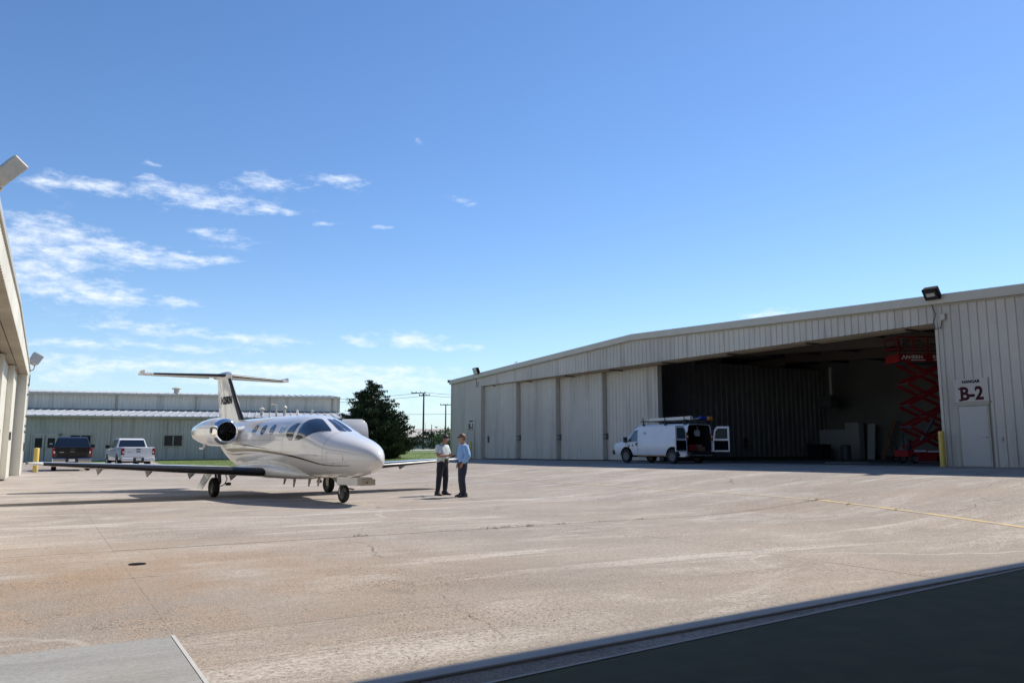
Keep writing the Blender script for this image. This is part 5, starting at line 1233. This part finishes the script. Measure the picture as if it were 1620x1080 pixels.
def person(label, loc, rz_, J, cloth, hands, hair_m, extras):
    t = thing('person', label, 'person', loc, rz_)
    E = [('pelvis', 'waist'), ('waist', 'chest'), ('chest', 'neck'), ('neck', 'head0'), ('head0', 'head1'), ('head1', 'head2')]
    for s in 'lr':
        E += [('pelvis', 'hip' + s), ('hip' + s, 'knee' + s), ('knee' + s, 'ankle' + s), ('ankle' + s, 'toe' + s), ('chest', 'sh' + s), ('sh' + s, 'el' + s), ('el' + s, 'wr' + s), ('wr' + s, 'palm' + s)]
    me = skin_mesh('body', J, E, 'pelvis')
    me.materials.clear(); me.materials.append(M['skin'])
    body = link(bpy.data.objects.new('body', me)); body.parent = t
    lim = [(a, b) for a, b in E]
    def bone(p):
        best = None
        for a, b in lim:
            d, u = seg_d(p, J[a][0], J[b][0]); rr = J[a][1] if not isinstance(J[a][1], tuple) else max(J[a][1])
            q = d / rr
            if best is None or q < best[0]: best = (q, a, b, u)
        return best[1], best[2], best[3]
    info = [bone(v.co) for v in me.vertices]
    def grab(name, m, test, off, fold):
        keep = [i for i, v in enumerate(me.vertices) if test(v.co, *info[i])]
        ks = set(keep); mp = {}
        vs_, fs = [], []
        for p in me.polygons:
            if all(i in ks for i in p.vertices):
                for i in p.vertices:
                    if i not in mp:
                        v = me.vertices[i]; nz_ = mnoise.noise(Vector((v.co.x * 11, v.co.y * 11, v.co.z * 7 + 3)))
                        mp[i] = len(vs_); vs_.append(tuple(v.co + v.normal * (off + fold * nz_)))
                fs.append(tuple(mp[i] for i in p.vertices))
        q = MB(); q.add(vs_, fs); o = q.build(name, m, t, smooth=True, fix=False)
        sl = o.modifiers.new('thick', 'SOLIDIFY'); sl.thickness = .008; sl.offset = 1
        return o
    for c in cloth: grab(*c)
    for s in 'lr':
        # hand: palm block and five fingers
        if s in hands:
            w_, pm, fwd, side, curl = hands[s]
            w_, fwd, side = Vector(w_), Vector(fwd).normalized(), Vector(side).normalized(); dn = fwd.cross(side)
            HJ = {'w': (tuple(w_), .027), 'p': (tuple(w_ + fwd * .07), (.038, .022))}; HE = [('w', 'p')]
            for k in range(4):
                b = w_ + fwd * .085 + side * (.030 - .02 * k); L = (.075, .085, .08, .062)[k]
                HJ['a%d' % k] = (tuple(b), .0105); HJ['b%d' % k] = (tuple(b + fwd * L * .5 + dn * curl * L * .25), .0095); HJ['c%d' % k] = (tuple(b + fwd * L * .75 + dn * curl * L * .8), .0085)
                HE += [('p', 'a%d' % k), ('a%d' % k, 'b%d' % k), ('b%d' % k, 'c%d' % k)]
            HJ['t0'] = (tuple(w_ + fwd * .035 + side * .035), .013); HJ['t1'] = (tuple(w_ + fwd * .075 + side * .055 + dn * .02), .010); HE += [('w', 't0'), ('t0', 't1')]
            hm = skin_mesh('hand', HJ, HE, 'w', 1); hm.materials.clear(); hm.materials.append(M['skin'])
            ho = link(bpy.data.objects.new('hand', hm)); ho.parent = t
        an, toe = Vector(J['ankle' + s][0]), Vector(J['toe' + s][0]); d = Vector((toe.x - an.x, toe.y - an.y, 0)).normalized(); n_ = Vector((-d.y, d.x, 0))
        q = MB(); secs = []
        for u, hw, zt in ((-.095, .03, .08), (-.08, .048, .125), (0, .054, .135), (.06, .052, .10), (.14, .052, .062), (.19, .042, .048), (.215, .018, .030)):
            c = Vector((an.x, an.y, 0)) + d * u
            secs.append([tuple(c + n_ * a * hw + Vector((0, 0, zz))) for a, zz in ((-1, .0), (1, .0), (1.0, zt * .6), (.55, zt), (-.55, zt), (-1.0, zt * .6))])
        q.loft(secs); q.build('shoe', 'leather', t, smooth=50)
    h1, h2 = Vector(J['head1'][0]), Vector(J['head2'][0]); upv = (h2 - h1).normalized()
    f = Vector(extras['face']).normalized(); f = (f - upv * f.dot(upv)).normalized(); sd = upv.cross(f)
    hc_ = h1 + upv * .03
    def ell(u, v, r, a0=0, e0=-.9): 
        a = 2 * math.pi * u; e = e0 + (math.pi / 2 - e0) * v
        return hc_ + (f * math.cos(a) * math.cos(e) * r[0] + sd * math.sin(a) * math.cos(e) * r[1] + upv * math.sin(e) * r[2])
    q = MB()
    def hairf(u, v):
        a = 2 * math.pi * u; front = max(0, math.cos(a))
        e0 = -.75 + 1.35 * front ** .6
        e = e0 + (math.pi / 2 - e0) * v; k = 1 + .02 * mnoise.noise(Vector((u * 30, v * 9, 2)))
        return hc_ - f * .012 + (f * math.cos(a) * math.cos(e) * .112 + sd * math.sin(a) * math.cos(e) * .092 + upv * math.sin(e) * .122) * k
    q.grid(hairf, 28, 10); q.build('hair', hair_m, t, smooth=60)
    for s in (-1, 1):
        q = MB(); c = hc_ + sd * s * .088 - f * .005 - upv * .02; q.grid(lambda u, v: c + f * .022 * math.cos(2 * math.pi * u) * math.sin(math.pi * v) + upv * .034 * math.cos(math.pi * v) + sd * s * .012 * math.sin(2 * math.pi * u) * math.sin(math.pi * v), 8, 6); q.build('ear', 'skin', t, smooth=True)
        q = MB(); c2 = hc_ + sd * s * .035 + f * .093 - upv * .005; q.grid(lambda u, v: c2 + f * .012 * math.sin(math.pi * v) * math.cos(2 * math.pi * u) + upv * .010 * math.cos(math.pi * v) + sd * .016 * math.sin(2 * math.pi * u) * math.sin(math.pi * v), 8, 5); q.build('eye', 'paper' if not extras.get('shades') else 'black', t, smooth=True)
    q = MB(); c = hc_ + f * .088 - upv * .03; q.add([c + upv * .05, c + f * .032 - upv * .012, c + sd * .018 - upv * .018, c - sd * .018 - upv * .018], [(0, 2, 1), (0, 1, 3), (1, 2, 3), (0, 3, 2)]); q.build('nose', 'skin', t, bevel=.004, smooth=60)
    q = MB(); c = hc_ + f * .092 - upv * .078; q.add([c + sd * .026, c + upv * .006 + f * .006, c - sd * .026, c - upv * .008 + f * .006], [(0, 1, 2, 3)]); q.build('mouth', 'wood', t)
    if extras.get('shades'):
        q = MB()
        for s in (-1, 1): q.box(hc_ + f * .108 + sd * s * .036 + upv * .002, (.012, .052, .036), Matrix((f, sd, upv)).transposed()); q.bar(hc_ + f * .108 + sd * s * .062 + upv * .01, hc_ + sd * s * .094 + upv * .005, .008)
        q.bar(hc_ + f * .112 - sd * .012 + upv * .008, hc_ + f * .112 + sd * .012 + upv * .008, .008); q.build('sunglasses', 'black', t, bevel=.004)
    cz_ = J['pelvis'][0][2] + .055; q = MB()
    q.lathe((J['waist'][0][0] * .5 + J['pelvis'][0][0] * .5, 0, cz_ - .02), (0, 0, 1), [(0, .158), (.045, .158)], 24)
    for i, p in enumerate(q.v): q.v[i] = (p[0], p[1] * 1.08, p[2])
    q.build('belt', 'leather', t)
    q = MB()
    a0, b0 = Vector(J['neck'][0]), Vector(J['head0'][0]); q.lathe(a0 - (b0 - a0) * .25, (b0 - a0), [(-.012, .086), (.018, .071), (.030, .066), (.026, .076), (.0, .092)], 18); q.build('collar', extras['collar'], t, smooth=60)
    return t
def legs(kl, kr, al, ar, tl, tr):
    return {'hipl': ((.0, .095, .90), (.10, .10)), 'hipr': ((.0, -.095, .90), (.10, .10)), 'kneel': (kl, .066), 'kneer': (kr, .066), 'anklel': (al, .045), 'ankler': (ar, .045), 'toel': (tl, .035), 'toer': (tr, .035)}
base = {'pelvis': ((0, 0, .98), (.15, .115)), 'waist': ((.01, 0, 1.12), (.148, .112)), 'chest': ((.0, 0, 1.34), (.175, .118))}
J1 = dict(base); J1.update(legs((.03, .13, .50), (-.02, -.14, .50), (-.02, .15, .08), (-.03, -.20, .08), (.13, .20, .03), (.13, -.24, .03)))
J1.update({'neck': ((.03, 0, 1.49), .066), 'head0': ((.07, 0, 1.565), .060), 'head1': ((.095, 0, 1.645), (.086, .098)), 'head2': ((.115, 0, 1.72), (.075, .08)),
           'shl': ((-.01, .185, 1.42), .068), 'shr': ((-.01, -.185, 1.42), .068), 'ell': ((.02, .29, 1.15), .048), 'elr': ((.02, -.29, 1.15), .048),
           'wrl': ((.25, .09, 1.14), .034), 'wrr': ((.25, -.09, 1.17), .034), 'palml': ((.31, .05, 1.15), (.030, .022)), 'palmr': ((.31, -.05, 1.18), (.030, .022))})
def is_leg(a, b): return any(x in a + b for x in ('hip', 'knee', 'ankle', 'toe'))
def shirt_short(p, a, b, u):
    if is_leg(a, b): return p.z > .97 and abs(p.y) < .24 and 'knee' not in b
    if a.startswith('sh'): return u < .78
    if a.startswith('el') or a.startswith('wr'): return False
    if 'head' in a or 'head' in b: return False
    return .995 < p.z < 1.475
def shirt_long(p, a, b, u):
    if is_leg(a, b): return p.z > .97 and abs(p.y) < .24
    if a.startswith('wr'): return False
    if a.startswith('el'): return u < .93
    if 'head' in a or 'head' in b: return False
    return .995 < p.z < 1.475
def pants(p, a, b, u):
    if a.startswith('sh') or a.startswith('el') or a.startswith('wr'): return False
    return p.z < 1.02 and p.z > .035 and not (b.startswith('toe') and u > .5)
p1 = person('man in a pale short-sleeved shirt and black trousers looking down at his hands', (10.40, 21.45, 0), R(-62), J1,
       [('trousers', 'trousers', pants, .016, .008), ('shirt', 'shirt1', shirt_short, .026, .012)],
       {'l': ((.27, .08, 1.142), 0, (.75, -.6, .06), (.2, .3, 1), .6), 'r': ((.27, -.08, 1.172), 0, (.75, .6, .06), (.2, -.3, 1), .6)}, 'hair', {'face': (.86, 0, -.5), 'collar': 'shirt1'})
mb = MB(); mb.box((.40, .0, 1.155), (.15, .085, .012), Matrix.Rotation(R(-25), 3, 'Y')); placed(mb, 'phone', 'black', p1, 'dark phone held in the hands of the man in the pale shirt', 'phone', bevel=.003)
J2 = {k: v for k, v in base.items()}
J2['pelvis'] = ((0, 0, .98), (.160, .125)); J2['waist'] = ((.03, 0, 1.12), (.168, .132)); J2['chest'] = ((.0, 0, 1.34), (.185, .128))
J2.update(legs((.05, .12, .50), (.02, -.12, .50), (-.02, .11, .08), (-.02, -.13, .08), (.14, .17, .03), (.14, -.19, .03)))
J2.update({'neck': ((.0, 0, 1.50), .07), 'head0': ((.025, 0, 1.575), .064), 'head1': ((.04, 0, 1.665), (.088, .100)), 'head2': ((.04, 0, 1.755), (.076, .08)),
           'shl': ((-.01, .20, 1.43), .072), 'shr': ((-.01, -.20, 1.43), .072), 'ell': ((-.07, .30, 1.17), .052), 'elr': ((-.07, -.30, 1.17), .052),
           'wrl': ((.06, .225, .98), .036), 'wrr': ((.06, -.225, .98), .036), 'palml': ((.09, .20, .92), (.03, .022)), 'palmr': ((.09, -.20, .92), (.03, .022))})
p2 = person('man in a blue long-sleeved shirt, dark jeans and sunglasses with hands at his pockets', (10.52, 20.36, 0), R(168), J2,
       [('jeans', 'jeans', pants, .018, .010), ('shirt', 'shirt2', shirt_long, .028, .014)],
       {'l': ((.075, .215, .955), 0, (.3, -.25, -.9), (.9, .2, .2), .4), 'r': ((.075, -.215, .955), 0, (.3, .25, -.9), (.9, -.2, .2), .4)}, 'hairb', {'face': (1, 0, -.08), 'shades': True, 'collar': 'shirt2'})

# ---------------------------------------------------------------- cedar by the workshop
def foliage(name, m, centers, per, size, parent, rng, flat=.6):
    """many small leaf faces round the given (centre, spread, axis) clumps"""
    V = []; 
    for c, sp, ax in centers:
        n = per
        pts = rng.normal(0, 1, (n, 3)) * np.array(sp) + np.array(c)
        d = np.array(ax) + rng.normal(0, .45, (n, 3)); d /= np.linalg.norm(d, axis=1)[:, None]
        s_ = rng.normal(0, 1, (n, 3)); s_ -= (s_ * d).sum(1)[:, None] * d; s_ /= np.linalg.norm(s_, axis=1)[:, None]
        L = size * rng.uniform(.6, 1.4, (n, 1)); W_ = L * .22
        V.append(np.stack([pts - d * L * .5, pts + s_ * W_, pts + d * L * .6, pts - s_ * W_], 1))
    V = np.concatenate(V).reshape(-1, 3); nf = len(V) // 4
    me = bpy.data.meshes.new(name)
    me.vertices.add(len(V)); me.vertices.foreach_set('co', V.ravel())
    me.loops.add(nf * 4); me.loops.foreach_set('vertex_index', np.arange(nf * 4, dtype=np.int32))
    me.polygons.add(nf); me.polygons.foreach_set('loop_start', np.arange(0, nf * 4, 4, dtype=np.int32)); me.polygons.foreach_set('loop_total', np.full(nf, 4, dtype=np.int32))
    me.update(calc_edges=True); me.materials.append(M[m])
    o = link(bpy.data.objects.new(name, me)); 
    if parent is not None: o.parent = parent
    return o
rng = np.random.default_rng(11)
TX, TY = 22.71, 60.12; tz = G(TX, TY) - .05
cedar = thing('cedar_tree', 'broad dark cedar with ragged boughs beside the workshop', 'tree', (TX, TY, tz))
mb = MB(); mb.tube([(0, 0, 0), (.05, 0, 1.5), (0, .05, 3.5), (-.02, 0, 6.2)], [.22, .17, .10, .02], 10); mb.build('trunk', 'bark', cedar, smooth=50)
# half-width to the left / right of the trunk at each height, in metres
LZ = [0, .5, 1.2, 2.0, 2.9, 3.5, 4.1, 4.6, 5.2, 5.7, 6.1, 6.45]
LL_ = [2.4, 2.7, 2.7, 2.6, 2.35, 2.1, 1.65, 1.25, .85, .42, .18, .03]
LR_ = [2.3, 3.2, 3.45, 3.4, 3.05, 2.6, 2.0, 1.5, .95, .52, .22, .04]
rt_ = Vector((.858, -.514, 0)); fw_ = Vector((.514, .858, 0))
cl = []; br = MB()
for i in range(470):
    z = 6.3 * (1 - rng.random() ** .62) + .12
    a = rng.uniform(0, 2 * math.pi)
    wl_ = float(np.interp(z, LZ, LL_)); wr_ = float(np.interp(z, LZ, LR_))
    wd = (wl_ if math.cos(a) < 0 else wr_); dep = (wl_ + wr_) / 2
    rr = 1 / math.sqrt((math.cos(a) / wd) ** 2 + (math.sin(a) / dep) ** 2)
    out_ = rng.random() < .22; rr *= (.55 + .40 * rng.random()) if not out_ else (.95 + .22 * rng.random())
    d = rt_ * math.cos(a) + fw_ * math.sin(a)
    tip = d * rr + Vector((0, 0, z + (.22 if out_ else 0))); root = Vector((0, 0, max(.3, z - .25 * rr - .15)))
    if i % 4 == 0: br.tube([root, (root + tip) / 2 - Vector((0, 0, .06)), tip], .035, 5, r2=.008)
    nb = max(2, int(rr / .34))
    for k in range(nb):
        u = 1 - k * .30 / max(rr, .3)
        if u < .2: break
        p = root + (tip - root) * u + Vector((0, 0, -.10 * math.sin(math.pi * u)))
        s_ = .13 + .15 * (1 - u) + .03 * rng.random()
        cl.append((tuple(p), (s_ * (.7 + .5 * abs(d.x)), s_ * (.7 + .5 * abs(d.y)), s_ * .48) if not out_ else (s_ * (.45 + .7 * abs(d.x)), s_ * (.45 + .7 * abs(d.y)), s_ * .34), tuple(d * .8 + Vector((0, 0, .75)))))
br.build('branch', 'bark', cedar)
foliage('crown', 'needles', cl, 40, .17, cedar, rng)

def bush(label, x, y, rad, h, m, cat='bush', grp=None):
    z = G(x, y); t = thing('bush', label, cat, (x, y, z - .03), 0, grp)
    mb = MB()
    for k in range(6):
        a = k * 1.05; mb.tube([(0, 0, 0), (rad * .3 * math.cos(a), rad * .3 * math.sin(a), h * .4), (rad * .55 * math.cos(a), rad * .55 * math.sin(a), h * .75)], .05, 5, r2=.01)
    mb.build('stem', 'bark', t)
    c = []
    for k in range(60):
        a = rng.uniform(0, 2 * math.pi); q = rng.random() ** .5; zz = rng.uniform(.08, 1)
        rr = rad * q * math.sqrt(max(.08, 1 - (zz - .35) ** 2 / .5)); c.append(((rr * math.cos(a), rr * math.sin(a), h * zz), (rad * .14, rad * .14, h * .09), (0, 0, 1)))
    foliage('leaves', m, c, 26, .055 * (rad + h), t, rng)
def far(px_az, D, dz=0):
    a = R(px_az); return (D * math.sin(a), D * math.cos(a))
bx, by = far(25.2, 128); bush('dark low shrub against the grey shed beyond the road', bx, by, 3.2, 2.6, 'bushd')
bx, by = far(26.4, 124); bush('light green shrub between the thin grey posts beyond the road', bx, by, 3.0, 3.0, 'bush')
bx, by = far(27.35, 132); bush('tall dark shrub close to the left corner of the B-1 end of the hangar', bx, by, 2.2, 4.4, 'bushd')
bx, by = far(23.6, 126); bush('small dark shrub at the foot of the big utility pole', bx, by, 1.6, 1.7, 'bushd')

# ---------------------------------------------------------------- beyond the road
def shed(label, x, y, rz_, wd, dp_, hw, hr, mw, mr):
    t = thing('shed', label, 'shed', (x, y, 1.15), rz_)
    mb = MB(); mb.add([(-wd / 2, 0, 0), (wd / 2, 0, 0), (wd / 2, 0, hw), (-wd / 2, 0, hw)], [(0, 1, 2, 3)]); mb.add([(-wd / 2, dp_, 0), (wd / 2, dp_, 0), (wd / 2, dp_, hw), (-wd / 2, dp_, hw)], [(0, 3, 2, 1)]); mb.build('wall', mw, t)
    for s in (-1, 1):
        mb = MB(); mb.add([(s * wd / 2, 0, 0), (s * wd / 2, dp_, 0), (s * wd / 2, dp_, hw), (s * wd / 2, dp_ / 2, hr), (s * wd / 2, 0, hw)], [(0, 1, 2, 3, 4)]); mb.build('gable_wall', 'wall', t)
    mb = MB()
    mb.add([(s * (wd / 2 + .3), y_, z_) for s in (-1, 1) for y_, z_ in ((-.4, hw - .05), (dp_ / 2, hr + .08), (dp_ + .4, hw - .05))], [(0, 1, 4, 3), (1, 2, 5, 4)]); mb.build('roof', mr, t)
    mb = MB(); mb.box((-wd * .2, -.03, hw * .42), (3.2, .06, hw * .84)); mb.box((wd * .25, -.03, 1.05), (1.0, .06, 2.1)); mb.build('door', 'steelgrey', t)
x, y = far(24.0, 172); shed('grey shed with a pale roof beyond the road, right of the cedar', x, y, R(-27), 18, 12, 2.6, 4.4, 'walld', 'wall')
x, y = far(27.2, 300); shed('long cream roofed building on the skyline behind the thin posts', x, y, R(-27), 46, 20, 3.0, 5.4, 'walld', 'cream')
x, y = far(21.0, 190); shed('low dark shed partly behind the cedar', x, y, R(-27), 22, 12, 2.2, 3.4, 'steelgrey', 'walld')
def pole(label, az_, D, h, arm, r=.16, name='utility_pole'):
    x, y = far(az_, D); t = thing(name, label, 'utility pole', (x, y, G(x, y) - .1), R(-27), 'utility poles beyond the road')
    mb = MB(); mb.tube([(0, 0, 0), (0, 0, h)], r, 10, r2=r * .65); mb.build('shaft', 'pole', t, smooth=40)
    if arm:
        for dz, L, oy in arm:
            mb = MB(); mb.bar((-L / 2 + oy, -.14, h - dz), (L / 2 + oy, -.14, h - dz), .12, .14); mb.build('crossarm', 'pole', t)
            for k in range(4):
                mb = MB(); xx = -L / 2 + oy + L * (k + .15) / 3.3; mb.lathe((xx, -.14, h - dz + .06), (0, 0, 1), [(0, .04), (.08, .09), (.16, .05), (.2, .0)], 8); mb.build('insulator', 'steelgrey', t)
    return Vector((x, y, G(x, y) - .1 + h))
A1 = pole('tall utility pole with a crowded offset crossarm right of the cedar', 24.45, 132, 9.35, [(.05, 2.4, -.9), (.45, 1.8, .1)], .19)
A2 = pole('utility pole with a single crossarm close to the B-1 corner of the hangar', 26.05, 152, 8.5, [(.12, 2.2, 0)], .17)
pole('thin grey post without a crossarm beyond the road', 25.05, 140, 4.3, None, .10)
pole('slim lamp post on the skyline, left of the single-crossarm pole', 25.38, 200, 5.3, [(.05, .7, 0)], .09)
pole('distant thin mast above the grey shed roof', 24.6, 260, 8.2, None, .06)
def span(label, za, zb_, az0, az1, D0, D1, sag=.5, n=16):
    x0_, y0_ = far(az0, D0); x1_, y1_ = far(az1, D1); mb = MB()
    pts = [(x0_ + (x1_ - x0_) * i / n, y0_ + (y1_ - y0_) * i / n, za + (zb_ - za) * i / n - sag * 4 * (i / n) * (1 - i / n)) for i in range(n + 1)]
    mb.tube(pts, .028, 5); tag(mb.build('power_line', 'wire', None), label, 'power line', 'power lines between the poles')
t1 = A1.z
for dz, lb in ((0.1, 'top power line over the workshop roof, left of the tall pole'), (-.45, 'lower power line over the workshop roof, left of the tall pole')):
    span(lb, t1 + dz - .6, t1 + dz - .1, 14, 24.35, 150, 132, .4)
for dz, lb in ((0.05, 'top power line running right from the tall pole behind the hangar'), (-.4, 'lower power line running right from the tall pole behind the hangar')):
    span(lb, t1 + dz, t1 + dz + .2, 24.5, 33, 132, 136, .5)
span('power line crossing the sky at half height right of the cedar', t1 - 2.5, t1 - 2.3, 14, 33, 152, 150, .5)
span('low thin line just above the shed roofs right of the cedar', t1 - 5.4, t1 - 5.2, 14, 33, 160, 158, .3)

# ---------------------------------------------------------------- weeds in the joints, grass along the edges
def weed(x, y, r, n, m, label):
    mb = MB(); z = G(x, y) - .015
    for k in range(n):
        a = rng.uniform(0, 2 * math.pi); q = r * rng.random() ** .7; L = rng.uniform(.02, .06)
        bx_, by_ = q * math.cos(a) * 1.6, q * math.sin(a) * .5; dx, dy = rng.normal(0, .03, 2); s_ = rng.uniform(.004, .008)
        ca, sa = math.cos(a), math.sin(a)
        mb.add([(bx_ - sa * s_, by_ + ca * s_, 0), (bx_ + sa * s_, by_ - ca * s_, 0), (bx_ + dx * .6, by_ + dy * .6, L * .75), (bx_ + dx, by_ + dy, L)], [(0, 1, 2), (1, 3, 2)])
    o = mb.build('weed', m, None, fix=False); o.location = (x, y, z); tag(o, label, 'weed', 'weeds growing in the apron joint')
JYW = 12.26
WL = [(4.45, .15, 26, 'dry', 'small dry weed in the long joint below the nose wheel'), (7.05, .24, 60, 'dry', 'widest dry weed clump in the long apron joint'), (7.75, .20, 50, 'blade', 'greenest weed clump in the long apron joint'), (8.45, .13, 26, 'dry', 'small weed right of the greenest clump in the long joint'), (9.4, .15, 30, 'dry', 'thin weed midway along the right half of the long joint'), (10.3, .12, 20, 'dry', 'faint weed left of the yellow line in the long joint')]
for x, r, n, m, lb in WL: weed(x, JYW, r, n, m, lb)
weed(15.6, JYW, .3, 60, 'blade', 'flat green weed where the yellow line meets the long joint')
weed(15.35, 11.2, .14, 26, 'dry', 'dry weed on the yellow line just before the long joint')
weed(15.0, 9.9, .12, 22, 'dry', 'small weed farther along the bright part of the yellow line')
mb = MB()
for i in range(26000):
    if i % 3 == 0: x = rng.uniform(7.7, 26); y = 51.35 + abs(rng.normal(0, 1.3))
    else: x = rng.uniform(7.7, 34); y = rng.uniform(51.35, 86)
    if (Vector((x, y, 0)) - P0).dot(BK) > -.1 and (Vector((x, y, 0)) - P0).dot(DD) < SB: continue
    L = rng.uniform(.03, .085); a = rng.uniform(0, 6.28); s_ = .012; z = G(x, y) - .04; dx, dy = rng.normal(0, .03, 2)
    mb.v += [(x - s_ * math.cos(a), y - s_ * math.sin(a), z), (x + s_ * math.cos(a), y + s_ * math.sin(a), z), (x + dx, y + dy, z + L)]; k = len(mb.v); mb.f.append((k - 3, k - 2, k - 1))
tag(mb.build('grass', 'blade', None, fix=False), 'short mown grass beyond the apron edge', 'grass', None, 'stuff')
